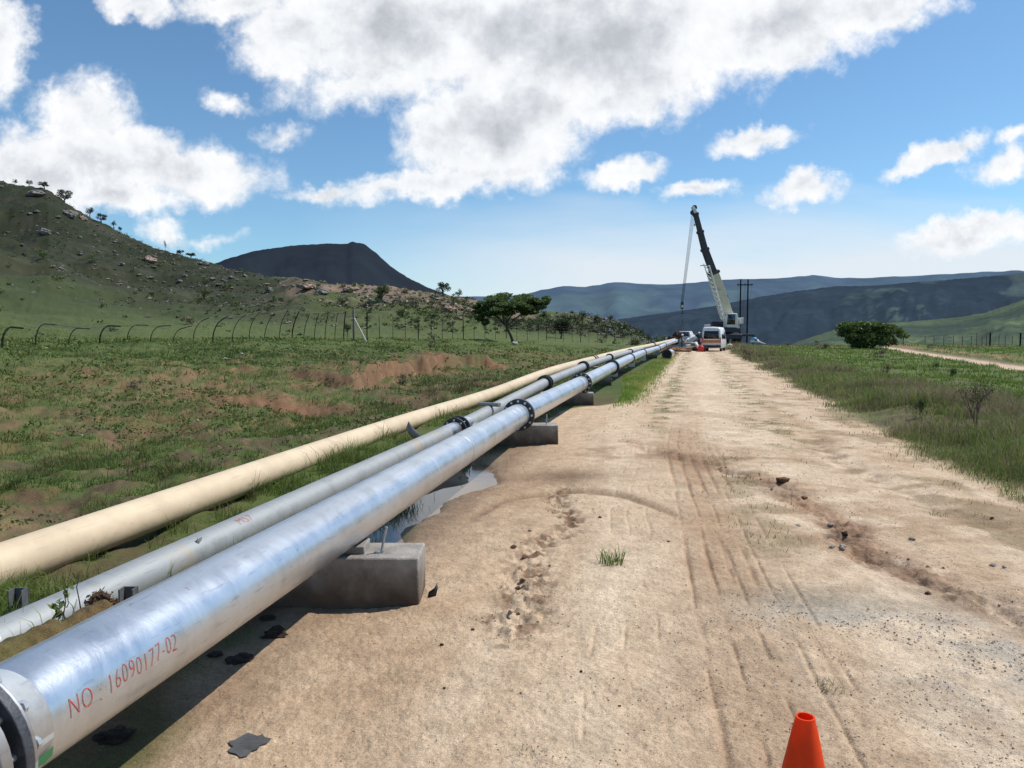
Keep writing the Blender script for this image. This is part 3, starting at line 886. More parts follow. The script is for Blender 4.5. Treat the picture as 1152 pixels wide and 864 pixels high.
# grass strip between the pipes and the road
X, Y = pick(110000, 15.5, 78, 600, 800)
q = X - pipeX(Y); le = left_edge(X, Y)
lo_ = np.interp(Y, [15, 19.6, 30, 34], [.75, .68, -.25, .12])
okm = (q > lo_) & (q < 1.0 + .5 * rng.random(len(X)) ** 2) & (rng.random(len(X)) < ss(16, 20, Y) * (1 - .75 * ss(58, 72, Y)))
X, Y = X[okm], Y[okm]; n = len(X)
base = lerp3(np.broadcast_to(C(.21, .33, .055), (n, 3)), C(.40, .40, .13), 1.6 * (fbm(X, Y, .9, 3, 1) - .3) + ss(40, 60, Y))
base = lerp3(base, C(.26, .17, .07), ss(48, 66, Y) * .8) * (1 + (rng.random((n, 1)) - .5) * .5)
for (bu_, bv_) in ((628, 501), (668, 456), (688, 434), (702.5, 420.5), (715, 412), (739.5, 403.3)):
    bp_ = at(bu_, bv_, 0); kk_ = ~((X < bp_.x + .12) & (X > bp_.x - 1.4) & (Y > bp_.y - .05 * bp_.y) & (Y < bp_.y + .4))
    X, Y, base = X[kk_], Y[kk_], base[kk_]
n = len(X)
blades("grass", X, Y, (.04 + .10 * rng.random(n) ** 1.5), .006 * np.maximum(1, Y / 8) ** .9, base, .6)

# thin grass in the middle and along the edge of the road
X, Y = pick(90000, 5, 70, 560, 1160)
q = X - pipeX(Y)
m2 = fbm(X, Y, 3.1, 4, 2)
den = (bell(q, 1.95, .3) * ss(10, 17, Y) + bell(q, 3.9, .4) * ss(9, 14, Y) + .5 * bell(q, 2.9, .25) * ss(5, 6.5, Y) * (1 - ss(9, 12, Y)) + .5 * bell(q, right_edge(X, Y) - .4, .4)) * ss(.5, .64, m2)
okm = (q < right_edge(X, Y)) & (q > .5) & (rng.random(len(X)) < den * .55)
X, Y = X[okm], Y[okm]; n = len(X)
base = lerp3(np.broadcast_to(C(.10, .13, .035), (n, 3)), C(.21, .17, .08), rng.random(n) ** 1.5)
blades("grass", X, Y, .02 + .05 * rng.random(n), .005 * np.maximum(1, Y / 7) ** .9, base, 1.0)

# ---------------------------------------------------------------- single tufts on the road
def tuft(loc, nb, rad, h, base, label, name="grass_tuft", lean=.9, w=.005):
    a = rng.random(nb) * 2 * PI; r_ = rng.random(nb) ** .6 * rad
    x = loc[0] + np.cos(a) * r_; y = loc[1] + np.sin(a) * r_
    cc = np.array(base)[None] * (1 + (rng.random((nb, 1)) - .5) * .7)
    cc = np.where(rng.random((nb, 1)) < .15, np.array((.24, .19, .10))[None], cc)
    o = blades(name, x, y, h * (.35 + .75 * rng.random(nb)), w * (.6 + .8 * rng.random(nb)), cc, lean)
    del o["kind"]
    return tag(o, label, "grass tuft")


tuft(on_ground(688, 634), 90, .085, .15, (.13, .24, .04), "bright green grass tuft alone in the middle of the sandy track", lean=1.0)
tuft(on_ground(936, 775), 34, .06, .07, (.15, .19, .07), "sparse pale grass tuft on gravelly soil just behind the orange cone", lean=1.3, w=.0035)
tuft(on_ground(832, 592), 40, .12, .06, (.13, .17, .06), "flat dull green tuft at the head of the tyre print", lean=1.3, w=.004)
tuft(on_ground(1055, 580), 26, .08, .07, (.14, .19, .06), "small thin grass tuft beyond the eroded rut on the right", lean=1.2)
tuft(on_ground(595, 850), 30, .07, .045, (.19, .19, .09), "small faded weed on the sand at the bottom edge of the track", lean=1.4, w=.003)
tuft(on_ground(625, 578), 26, .08, .05, (.14, .13, .06), "small brownish tuft at the top of the crumbling rut", lean=1.3, w=.004)


# ---------------------------------------------------------------- leaf clouds
def leaves(Cn, size, colA, colB, flat=.0, seed=0, shade=None):
    """leaf-sized quads at the given centres"""
    r = np.random.default_rng(seed); n = len(Cn)
    a = r.normal(size=(n, 3)); a[:, 2] *= (1 - flat); a /= np.linalg.norm(a, axis=1, keepdims=True)
    t = r.normal(size=(n, 3)); b = np.cross(a, t); b /= np.maximum(np.linalg.norm(b, axis=1, keepdims=True), 1e-6)
    sz = size * (.55 + .9 * r.random((n, 1)))
    V = np.stack([Cn - a * sz, Cn - b * sz * .45, Cn + a * sz, Cn + b * sz * .45], 1).reshape(-1, 3)
    Q = np.arange(n * 4).reshape(n, 4)
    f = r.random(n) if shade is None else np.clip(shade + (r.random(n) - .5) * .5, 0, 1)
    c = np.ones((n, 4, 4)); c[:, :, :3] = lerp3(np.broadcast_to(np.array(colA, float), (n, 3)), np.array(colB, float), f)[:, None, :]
    return V, Q, c.reshape(-1, 4)


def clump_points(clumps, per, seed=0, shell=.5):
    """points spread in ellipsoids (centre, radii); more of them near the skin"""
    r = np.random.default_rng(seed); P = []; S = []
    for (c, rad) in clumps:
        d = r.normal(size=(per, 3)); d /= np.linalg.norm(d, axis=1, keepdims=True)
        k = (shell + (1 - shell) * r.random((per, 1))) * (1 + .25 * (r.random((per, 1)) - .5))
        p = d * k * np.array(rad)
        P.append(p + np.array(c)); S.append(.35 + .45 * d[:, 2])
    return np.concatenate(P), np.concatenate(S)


def crown(clumps, per, size, ca, cb, seed, flat=0, shell=.45):
    P, S = clump_points(clumps, per, seed, shell)
    return leaves(P, size, ca, cb, flat, seed + 1, S)


def crown_obj(name, clumps, per, size, ca, cb, seed, parent, flat=0, shell=.45):
    V, Q, c = crown(clumps, per, size, ca, cb, seed, flat, shell)
    return link(name, np_mesh(name, V, Q, None, c, smooth=False), M_LEAF, parent)


# umbrella thorn by the fence
p0 = on_ground(577, 385.5); p0 = Vector((p0.x, max(p0.y, 60), 0)); ys = 74.0
ac = aty(577, 384.5, ys); ac.z = gz(ac.x, ac.y)
tree = thing("acacia_tree", "wide flat-topped thorn tree with a crooked leaning trunk beside the straight wire fence", "tree", ac)
k = ys / FPX                                     # metres per photograph pixel at the tree
L = lambda u, v, dy=0: ((u - 577) * k, dy, (385 - v) * k)
mb = MB()
mb.tube([L(578, 388), L(575, 378), L(571, 370), L(568, 364)], [.16, .125, .11, .10], 9)
for path, r0 in (([L(568, 365), L(560, 357, .3), L(549, 348, .5), L(541, 345, .6)], .11), ([L(568, 365), L(566, 356, -.4), L(568, 345, -.6), L(572, 336, -.5)], .12), ([L(570, 367), L(580, 358, .3), L(592, 349, .8), L(604, 341, 1.0)], .11),
                 ([L(569, 366), L(574, 356, 1.0), L(584, 343, 1.6)], .09), ([L(568, 364), L(556, 352, -1.2), L(548, 342, -1.9)], .08), ([L(571, 369), L(585, 360, -1.0), L(600, 350, -1.6)], .07), ([L(565, 361), L(552, 356, .2), L(543, 361, .1)], .05)):
    mb.tube(path, [r0 * (1 - .75 * i / (len(path) - 1)) for i in range(len(path))], 6)
mb.build("trunk", M_BARK, tree)
rs = random.Random(5); cl = []
for u, v, dy, ru, rv in [(545, 350, 0, 11, 5.5), (540, 343, 1, 8, 4), (556, 341, -1, 14, 6), (568, 335, 0, 16, 5), (580, 334, 1.5, 16, 5), (590, 340, -1.2, 15, 6), (603, 342, .4, 13, 6), (611, 338, 0, 8, 4.5), (575, 346, 1.8, 17, 6), (560, 350, -1.8, 14, 5), (594, 349, 1.0, 10, 4.5),
                        (572, 343, -2.2, 16, 5.5), (600, 350, -.8, 7, 3.5), (540, 358, .3, 5, 4), (548, 362, 0, 5, 3), (585, 345, -1.5, 12, 5), (550, 345, 2.0, 10, 5)]:
    for j in range(5):
        jj = lambda a: rs.uniform(-a, a)
        cl.append((L(u + jj(ru * .75), v + jj(rv * .6), dy + jj(.8)), (ru * k * .62, 1.0, rv * k * .62)))
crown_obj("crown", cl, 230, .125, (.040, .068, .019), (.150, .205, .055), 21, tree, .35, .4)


def bush_proto(seed, kind):
    r = random.Random(seed); cl = []
    nb = r.randint(5, 8)
    for _ in range(nb):
        a = r.uniform(0, 2 * PI); d = r.uniform(.0, .62)
        cl.append(((math.cos(a) * d, math.sin(a) * d, r.uniform(.2, .75)), (r.uniform(.22, .42),) * 2 + (r.uniform(.18, .34),)))
    pal = [((.048, .074, .024), (.15, .195, .058)), ((.062, .092, .028), (.18, .23, .07)), ((.095, .088, .052), (.25, .215, .125))][kind]
    V, Q, c = crown(cl, 60, .062, *pal, seed, 0, .2)
    return np_mesh("bush", V, Q, None, c, smooth=False)


BUSH = [bush_proto(100 + i, i % 3) for i in range(6)]
for me in BUSH: me.materials.append(M_LEAF)


def bush(u, v, wpx, hpx, i, label, group=None, name="bush", y=None):
    p = on_ground(u, v) if y is None else aty(u, v, y)
    if y is not None: p.z = gz(p.x, p.y)
    k = p.y / FPX
    o = link(name, BUSH[i % 6]); o.location = (p.x, p.y, p.z - .05 * hpx * k)
    o.scale = (wpx * k / 2, wpx * k / 2, hpx * k); o.rotation_euler = (0, 0, i * 1.7)
    return tag(o, label, "bush", group)


def small_tree(u, v, wpx, hpx, seed, label, y=None, cols=((.028, .044, .015), (.100, .138, .044)), trunk=.35, group=None, flat=.2, per=90, name="tree", nclump=11, spread=.72):
    p = on_ground(u, v) if y is None else aty(u, v, y)
    if y is not None: p.z = gz(p.x, p.y)
    k = p.y / FPX; w, h = wpx * k, hpx * k
    t = thing(name, label, "tree", p, 0, group)
    r = random.Random(seed); mb = MB()
    th_ = h * trunk
    mb.tube([(0, 0, -.3), (r.uniform(-.05, .05) * w, 0, th_ * .6), (r.uniform(-.08, .08) * w, 0, th_ * 1.25)], [w * .05, w * .038, w * .025], 7)
    cl = []
    for i in range(nclump):
        a = r.uniform(0, 2 * PI); d = r.uniform(.1, .36) * w * spread / .72
        cz = th_ + (h - th_) * r.uniform(.22, .78)
        c = (math.cos(a) * d, math.sin(a) * d, cz)
        cl.append((c, (w * r.uniform(.13, .22), w * r.uniform(.13, .22), (h - th_) * r.uniform(.16, .28))))
        if i < 7: mb.tube([(0, 0, th_ * .9), (c[0] * .5, c[1] * .5, (th_ + cz) / 2), c], [w * .022, w * .014, w * .006], 5)
    mb.build("trunk", M_BARK, t)
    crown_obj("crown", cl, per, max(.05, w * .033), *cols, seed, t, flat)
    return t


small_tree(632, 358, 26, 24, 3, "dense round dark tree standing alone right of the flat-topped thorn tree", y=112, trunk=.16, per=150, nclump=16, cols=((.014, .024, .010), (.05, .072, .026)))
small_tree(429, 331, 22, 20, 4, "rounded dark tree on the rocky rise below the dark mountain", trunk=.15, per=120, nclump=14, y=150)
small_tree(498, 334, 20, 15, 5, "broad low tree on the skyline right of the dark mountain", y=158, trunk=.2, per=120)
small_tree(516, 333, 11, 11, 6, "smaller tree on the skyline beside the broad low one", y=157, trunk=.2)
small_tree(391, 357, 12, 20, 8, "spiky pale green plant of the rise just behind the corner post", y=90, trunk=.5, cols=((.04, .05, .03), (.11, .125, .06)))
small_tree(1016, 391, 12, 18, 9, "slim small tree standing at the bend of the pink gravel road", y=100, trunk=.45)

# spreading thorn bush on the right
yb_ = 78.0
p = aty(972, 394, yb_); p.z = gz(p.x, p.y)
tree = thing("thorn_bush", "large flat-topped thorn bush on the green field left of the pink gravel road", "bush", p)
k = yb_ / FPX; L = lambda u, v, dy=0: ((u - 972) * k, dy, (394 - v) * k)
mb = MB()
for path in ([L(975, 396), L(965, 385), L(950, 375)], [L(975, 396), L(978, 382, .4), L(985, 372, .6)], [L(976, 396), L(992, 384), L(1003, 376)], [L(974, 396), L(970, 380, -.6), L(966, 370, -.8)]):
    mb.tube(path, [.13, .08, .03], 6)
mb.build("trunk", M_BARK, tree)
cl = []; rs = random.Random(9)
for u, v, ru, rv in [(945, 371, 10, 6), (956, 368, 12, 5), (968, 368, 12, 5), (980, 370, 13, 5), (992, 372, 11, 5), (1003, 376, 9, 5), (960, 378, 14, 6), (976, 381, 14, 7), (990, 382, 11, 6), (966, 388, 10, 6), (980, 389, 14, 6), (970, 384, 15, 7), (988, 378, 14, 6), (956, 374, 14, 6), (950, 378, 9, 5), (1000, 384, 6, 5), (973, 375, 16, 6)]:
    for j in range(4):
        jj = lambda a: rs.uniform(-a, a)
        cl.append((L(u + jj(ru * .6), v + jj(rv * .6), jj(1.6)), (ru * k * .7, 1.1, rv * k * .7)))
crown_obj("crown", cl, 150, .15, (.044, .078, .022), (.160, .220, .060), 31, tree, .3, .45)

# bare young shrub on the right verge
p = on_ground(1098, 482)
sh_ = thing("shrub", "young open shrub with bare reddish stems on the right verge at the far right", "shrub", p)
k = p.y / FPX; mb = MB(); tips = []
rs = random.Random(3)


def branch(a, d, ln, r, lvl):
    pts = [Vector(a)]; v = Vector(d).normalized()
    for i in range(3):
        v = (v + Vector((rs.uniform(-.22, .22), rs.uniform(-.22, .22), rs.uniform(-.05, .2)))).normalized()
        pts.append(pts[-1] + v * ln / 3)
    mb.tube(pts, [r, r * .85, r * .7, r * .5], 5)
    if lvl == 0: tips.append(pts[-1]); tips.append(pts[2])
    else:
        for _ in range(3): branch(pts[rs.choice((2, 3))], v + Vector((rs.uniform(-.7, .7), rs.uniform(-.7, .7), rs.uniform(0, .4))), ln * .62, r * .55, lvl - 1)


for dx in (-.5, -.15, .25, .6): branch((0, 0, 0), (dx, rs.uniform(-.4, .4), 1), .36, .011, 2)
mb.build("stem", mat("red_stems", (.11, .065, .05), .8, scale=20, amt=.3), sh_)
tp = np.array([tuple(t) for t in tips]); rl = np.random.default_rng(4)
P = np.repeat(tp, 9, 0) + rl.normal(size=(len(tp) * 9, 3)) * .045
V, Q, c = leaves(P, .016, (.06, .07, .025), (.15, .14, .055), 0, 4)
link("crown", np_mesh("crown", V, Q, None, c, smooth=False), M_LEAF, sh_)

# other low bushes one by one
BS = [
    (96, 385 - 1, 0, 0, None),
]
for i, (u, v, w, h, lab) in enumerate([
    (303, 352, 11, 9, "round dark bush on open grass below the left hill, left of its pair"),
    (284, 353, 17, 8, "wide green bush on open grass left of the round dark one"),
    (212, 364, 34, 11, "long straggling bush low on the grass of the left hill foot"),
    (117, 347, 12, 7, "dark low bush at the foot of the hill, left of centre"),
    (254, 326, 14, 9, "dark bush just under the hill's rocky shoulder"),
    (364, 341, 9, 6, "small bush on the green slope under the pink rocks"),
    (408, 346, 13, 13, "dark bush on the slope behind the corner post"),
    (175, 340, 9, 9, "dark bush among the rocks low on the left hill"),
    (485, 391, 16, 12, "greyish twiggy bush on the bank in front of the straight fence"),
    (488, 382, 20, 8, "pale low bush before the straight fence, behind the twiggy one"),
    (682, 381, 9, 11, "thin shrub by the fence near the far end of the pipes"),
    (472, 374, 9, 13, "thin upright shrub growing in the straight fence line"),
    (928, 393, 30, 9, "brownish low scrub left of the large thorn bush"),
    (985, 405, 24, 13, "loose pale bush in front of the large thorn bush"),
    (998, 421, 20, 17, "tall weedy bush in the middle of the green field"),
    (1032, 470, 26, 30, "dark upright grass clump on the verge left of the bare shrub"),
    (1052, 415, 20, 12, "low green bush between the weedy one and the gravel road"),
    (1044, 392, 12, 6, "small round bush near the dark fence posts"),
    (941, 419, 9, 10, "small thin bush in the field left of the weedy one"),
    (920, 388, 10, 8, "brown scrub at the field's far edge"),
    (886, 388, 14, 6, "brown dry bush at the crest right of the blue bag"),
    (1075, 425, 20, 14, "broad bush in front of the gravel road, right of the low green one"),
    (843, 407, 24, 18, "tall purplish dry bush at the road edge near the van"),
    (152, 437, 32, 14, "dry brown bush in the hollow on the far left"),
    (455, 432, 30, 18, "brown dry bush on the bank left of the thorn tree"),
    (235, 440, 22, 9, "dark green bush in the eroded hollow"),
]):
    o = bush(u, v, w, h, i + (0 if lab.find("brown") < 0 and lab.find("dry") < 0 and lab.find("pale") < 0 else 2 - i % 3 + 3 * (i % 2)), lab)

# scrub on the hill and on the rocky rise
rs = random.Random(17); cnt = 0
HB = []
while len(HB) < 105:
    u = rs.uniform(-10, 745)
    top = float(interp(u, HILL_SKY)); lo = float(interp(u, [(0, 330), (250, 340), (400, 352), (560, 366), (745, 382)]))
    f = rs.random() ** 1.6
    if u < 260: f = rs.random()
    v = top + 1.5 + f * (lo - top)
    p = on_ground(u, v)
    if p.y > 400 or p.y < 70: continue
    HB.append((u, p))
for i, (u, p) in enumerate(HB):
    w = rs.uniform(.9, 2.6) * (1.25 if p.y > 220 else 1.0)
    if i % 9 == 0: w *= 1.7
    o = link("bush", BUSH[rs.choice((0, 0, 3, 1, 4, 2))]); o.location = (p.x, p.y, p.z - .1)
    o.scale = (w / 2 * rs.uniform(.8, 1.3), w / 2, w * rs.uniform(.45, 1.0)); o.rotation_euler = (0, 0, rs.uniform(0, 6))
    tag(o, "small dark bush scattered over the left hillside" if u < 300 else "small dark bush among the rocks of the low rise", "bush", "scrub of the left hill" if u < 300 else "scrub of the rocky rise")
# trees along the skyline of the hill
for i, (u, v, w, h, lab) in enumerate([
    (17, 210, 6, 6, "tiny tree farthest left on the hill's skyline"), (33, 212, 8, 7, "small tree left of the rocky crown of the hill"), (50, 215, 13, 8, "flat tree standing on the rocky crown of the hill"),
    (73, 232, 21, 15, "largest dark tree on the hill's skyline"), (101, 243, 11, 11, "flat-topped tree lower down the hill's skyline"), (114, 249, 14, 10, "pale grey tree next to the flat-topped one on the skyline"),
    (128, 258, 7, 9, "narrow dark tree on the falling skyline"), (135, 262, 6, 7, "tiny tree right of the narrow dark one"), (186, 288, 4, 13, "thin upright tree with no spread on the hill's lower skyline"), (203, 289, 10, 7, "low tree on the skyline above the hill's shoulder"), (215, 293, 12, 6, "wide low tree near the end of the hill's skyline")]):
    y = float(interp(u, HILL_R)) - 2
    small_tree(u, v, w, h, 40 + i, lab, y=y, trunk=.2 if i not in (3,) else .08, per=110, cols=((.018, .026, .012), (.06, .075, .03)) if i != 5 else ((.06, .055, .05), (.14, .13, .12)))
for i, (u, v, w, h, lab) in enumerate([(455, 328, 7, 5, "small tree on the skyline left of the broad low one"), (672, 364, 16, 13, "bushy tree on the rocky rise right of the dark round tree"), (655, 366, 14, 12, "pale bushy tree left of its darker neighbour on the rise"), (700, 370, 13, 9, "last low tree at the right end of the rocky rise"), (612, 362, 13, 10, "grey-green tree behind the thorn tree's right branches")]):
    small_tree(u, v, w, h, 60 + i, lab, y=float(interp(u, HILL_R)) - 8, trunk=.15, per=80)

# ---------------------------------------------------------------- rocks
M_ROCK = mat("weathered_rock", (.19, .175, .155), .95, scale=1.5, amt=.35, c2=(.08, .074, .065), bump=.8, bscale=6)
M_PINK = mat("pinkish_rock", (.30, .215, .165), .95, scale=1.2, amt=.3, c2=(.15, .10, .08), bump=.8, bscale=6)
M_STONE = mat("pale_stone", (.42, .37, .31), .9, scale=14, amt=.3, bump=.5)
M_CLOD = mat("dark_clod", (.055, .036, .024), .95, scale=30, amt=.4, bump=.8)
M_REDCLOD = mat("red_clod", (.20, .105, .055), .95, scale=30, amt=.4, bump=.8)


def rock_mesh(seed, sub=3, m=None):
    bm = bmesh.new(); bmesh.ops.create_icosphere(bm, subdivisions=sub, radius=1)
    o = Vector((seed * 3.1, seed * 1.7, 0))
    for v in bm.verts:
        p = v.co.normalized()
        n = mnoise.fractal(p * 1.1 + o, 1.0, 2.0, 4); c = mnoise.cell(p * 1.9 + o)
        v.co = p * (1 + .38 * n + .22 * (c - .5)); v.co.z *= .72
    me = bpy.data.meshes.new("rock"); bm.to_mesh(me); bm.free()
    me.shade_smooth(); me.set_sharp_from_angle(angle=math.radians(28))
    if m: me.materials.append(m)
    return me


ROCK = [rock_mesh(i, 3, M_ROCK) for i in range(5)]; PROCK = [rock_mesh(i + 7, 3, M_PINK) for i in range(4)]


def rock(me, p, sx, sy, sz, label, group=None, name="rock", sink=.25, cat="rock", rz=None):
    o = link(name, me); o.location = (p[0], p[1], p[2] + sz * (.7 - sink) * .6)
    o.scale = (sx, sy, sz); o.rotation_euler = (0, 0, rs.uniform(0, 6) if rz is None else rz)
    return tag(o, label, cat, group)


hr = 0
while hr < 270:
    z_ = rs.random()
    if z_ < .55:
        u = rs.gauss(130, 85); top = float(interp(u, HILL_SKY)); v = top + 3 + rs.random() * (max(318 + u * .06, top + 16) - top)
        if u < 0 or u > 300: continue
    else:
        u = rs.uniform(250, 745); top = float(interp(u, HILL_SKY)); v = top + 1 + abs(rs.gauss(0, .5)) * (float(interp(u, [(250, 325), (400, 345), (560, 362), (745, 384)])) - top)
    p = on_ground(u, v)
    if p.y > 390 or p.y < 70: continue
    k = p.y / FPX; w = rs.choice((1.1, 1.3, 1.7, 2.2, 3.2)) * k * rs.uniform(.7, 1.15)
    pink = 300 < u < 590 and rs.random() < .65
    rock(rs.choice(PROCK if pink else ROCK), p, w, w * rs.uniform(.7, 1.3), w * rs.uniform(.5, .9),
         "small grey rock scattered on the dark left hillside" if u < 300 else ("small pinkish rock on the low rocky rise" if pink else "small grey rock on the low rocky rise"), None if False else ("rocks of the left hillside" if u < 300 else ("pinkish rocks of the rise" if pink else "grey rocks of the rise")))
    hr += 1
for (u, v, w, h, me, lab) in [
    (49, 261, 15, 8, ROCK[1], "large dark flat boulder alone high on the left hill"), (40, 217, 20, 8, ROCK[2], "broad rock outcrop forming the crown of the left hill"), (78, 240, 16, 9, ROCK[3], "rock outcrop under the largest skyline tree"),
    (93, 245, 9, 6, PROCK[1], "reddish outcrop right of the largest skyline tree"), (168, 292, 16, 8, PROCK[0], "brown-red rock face on the hill's lower shoulder"), (230, 296, 12, 5, ROCK[0], "dark rock mound near the end of the hill's skyline"),
    (428, 336, 12, 6, ROCK[4], "pale grey boulder under the round tree of the rise"), (435, 339, 9, 5, ROCK[0], "darker boulder leaning on the pale grey one"), (362, 329, 16, 8, ROCK[2], "dark rock outcrop at the foot of the pink slope"), (303, 326, 9, 7, ROCK[4], "pale lichen boulder at the left end of the rise"),
    (345, 322, 22, 7, PROCK[2], "largest pink rock slab of the rise"), (395, 325, 18, 6, PROCK[3], "pink rock slab right of the largest one"), (505, 347, 18, 7, PROCK[1], "pink rock slab left of the thorn tree"), (528, 349, 14, 6, PROCK[0], "pink rock slab touching the thorn tree's left branches"),
    (699, 366, 8, 5, ROCK[4], "pale boulder near the right end of the rise"), (684, 372, 10, 6, ROCK[1], "dark boulder in the scrub near the right end of the rise")]:
    p = on_ground(u, v + h * .35); k = p.y / FPX
    rock(me, p, w * k * .5, w * k * .45, h * k * .75, lab, rz=rs.uniform(-.3, .3))
for (u, v, w, lab) in [(254, 405, 5, "white stone on the grass left of the red bank"), (272, 399, 4, "small white stone beyond the other white stone"), (579, 388, 7, "pale pinkish stone lying below the thorn tree"), (223, 474, 4, "pale stone in the left grass above the cream pipe"), (92, 490, 3, "small tan stone in the grass on the far left")]:
    p = on_ground(u, v); k = p.y / FPX
    rock(rock_mesh(int(u), 2, M_STONE), p, w * k * .55, w * k * .5, w * k * .5, lab, name="stone", cat="stone")
for i, (u, v, w, m_, lab) in enumerate([
    (950, 603, 9, M_CLOD, "dark stone in the middle of the eroded rut"), (948, 617, 10, M_STONE, "pale flat stone just below the dark stone of the rut"), (936, 616, 7, M_STONE, "smaller pale stone left of the flat pale one"), (934, 593, 7, M_STONE, "whitish stone left above the dark stone"),
    (904, 562, 8, M_REDCLOD, "brown clod at the top of the eroded rut"), (881, 543, 16, M_REDCLOD, "broken earth slab at the head of the eroded rut"), (898, 592, 6, M_STONE, "small tan stone beside the tyre print"), (1044, 669, 9, M_REDCLOD, "reddish clod at the lower end of the rut"),
    (1026, 608, 8, M_STONE, "pale stone right of the rut"), (1116, 584, 5, M_CLOD, "small dark stone out to the right of the rut"), (1117, 637, 8, M_STONE, "grey stone on the gravelly right side"), (1130, 640, 5, M_STONE, "small grey stone right of the other grey stone"),
    (752, 610, 4, M_CLOD, "tiny dark clod on the pale wheel track"), (675, 583, 5, M_CLOD, "dark crumb on the arc-shaped wheel print"), (583, 663, 7, M_REDCLOD, "brown clod at the lower end of the crumbling rut"), (588, 655, 8, M_REDCLOD, "larger brown clod in the crumbling rut"),
    (590, 628, 8, M_REDCLOD, "brown clod half way up the crumbling rut"), (578, 617, 9, M_REDCLOD, "loose brown clod left of the crumbling rut"), (596, 598, 5, M_REDCLOD, "small clod near the upper end of the crumbling rut"), (583, 692, 6, M_REDCLOD, "lowest brown clod of the crumbling rut"), (532, 710, 5, M_CLOD, "flat dark crumb on the smooth sand right of the concrete block"),
    (497, 726, 5, M_CLOD, "dark crumb on the smooth sand below the concrete block"), (500, 775, 4, M_CLOD, "tiny dark pebble on the sand left of the track"), (654, 756, 4, M_CLOD, "tiny dark pebble on the pale track"), (697, 795, 4, M_CLOD, "tiny dark pebble low on the pale track"), (640, 706, 4, M_STONE, "white chip on the pale track")]):
    p = on_ground(u, v); k = p.y / FPX
    rock(rock_mesh(300 + i, 2, m_), p, w * k * .5, w * k * .45, w * k * .42, lab, name="clod" if m_ != M_STONE else "stone", cat="clod" if m_ != M_STONE else "stone", sink=.3)
for i, (u, v, w, h, lab) in enumerate([(128, 826, 44, 20, "largest black mud clump in the pipe's shadow, nearest the camera"), (270, 741, 30, 14, "black mud clump in the shadow half way to the concrete block"), (242, 735, 18, 9, "small black mud clump left of the half-way one"), (309, 711, 30, 18, "black mud clump in the shadow just before the concrete block"), (300, 694, 22, 9, "flat dark stone right against the concrete block's shadow")]):
    p = on_ground(u, v + h * .3); k = p.y / FPX
    rock(rock_mesh(400 + i, 4, M_CLOD), p, w * k * .5, w * k * .35, h * k * .55, lab, name="mud_clump", cat="mud clump", sink=.3, rz=.3)

# loose pebbles and crumbs on the road, beyond counting
def pebbles(name, X, Y, S, cols):
    n = len(X); Z = ground(X, Y)
    base = np.array([(1, 0, 0), (-.5, .87, 0), (-.5, -.87, 0), (0, 0, 1), (0, 0, -.6)])
    V = np.empty((n, 5, 3)); a = rng.random(n) * 6.28
    for i in range(5):
        bx_, by_, bz_ = base[i]; j = .7 + .6 * rng.random(n)
        V[:, i, 0] = X + S * j * (bx_ * np.cos(a) - by_ * np.sin(a)); V[:, i, 1] = Y + S * j * (bx_ * np.sin(a) + by_ * np.cos(a)); V[:, i, 2] = Z + S * (.15 + .62 * bz_ * j)
    k = np.arange(n)[:, None, None] * 5
    T = (k + np.array([(0, 1, 3), (1, 2, 3), (2, 0, 3), (1, 0, 4), (2, 1, 4), (0, 2, 4)])).reshape(-1, 3)
    cc = np.ones((n, 5, 4)); cc[:, :, :3] = cols[:, None]
    m, nt, b = newmat("pebbles"); ca = N(nt, "ShaderNodeVertexColor", layer_name="Col"); nt.links.new(ca.outputs[0], b.inputs["Base Color"]); b.inputs["Roughness"].default_value = .9
    o = link(name, np_mesh(name, V.reshape(-1, 3), None, T, cc.reshape(-1, 4), smooth=False), m)
    tag(o, kind="stuff")


X, Y = pick(90000, 2.2, 16, -40, 1240)
q = X - pipeX(Y)
gr = np.exp(-(((X - 2.75) / .95) ** 2 + ((Y - 3.7) / .75) ** 2)) + .6 * np.exp(-(((X - 1.75) / .5) ** 2 + ((Y - 4.3) / .4) ** 2))
dq = q - rut_q(Y)
den = .16 + .95 * gr + .35 * bell(dq, .2, .5) + .25 * bell(q, 2.5, .6) + .8 * bell(q, 1.0, .2) * ss(3.6, 4.3, Y) * (1 - ss(7.5, 8.5, Y)) + .12 * (q > 3)
okm = (road_mask(X, Y) > .8) & (q > .1) & (rng.random(len(X)) < den * ss(.35, .6, fbm(X, Y, 2.5, 3, 2)))
X, Y = X[okm], Y[okm]; n = len(X); gr = gr[okm]
cols = np.where((rng.random(n) < .35 + .4 * np.clip(gr, 0, 1))[:, None], tint(n, (.52, .46, .38), .2), tint(n, (.28, .19, .115), .3))
rutm = bell(q[okm], 1.0, .2) * ss(3.6, 4.3, Y) * (1 - ss(7.5, 8.5, Y)) + bell(dq[okm], 0, .2) * .7
bigc = rng.random(n) < .10 * rutm
cols = np.where((rng.random(n) < .7 * rutm)[:, None], tint(n, (.15, .085, .05), .3), cols)
pebbles("gravel", X, Y, (.0020 + .0055 * rng.random(n) ** 3 + .014 * bigc * rng.random(n)) * (1 + .5 * np.clip(gr, 0, 1)) * np.maximum(1, Y / 6), cols)

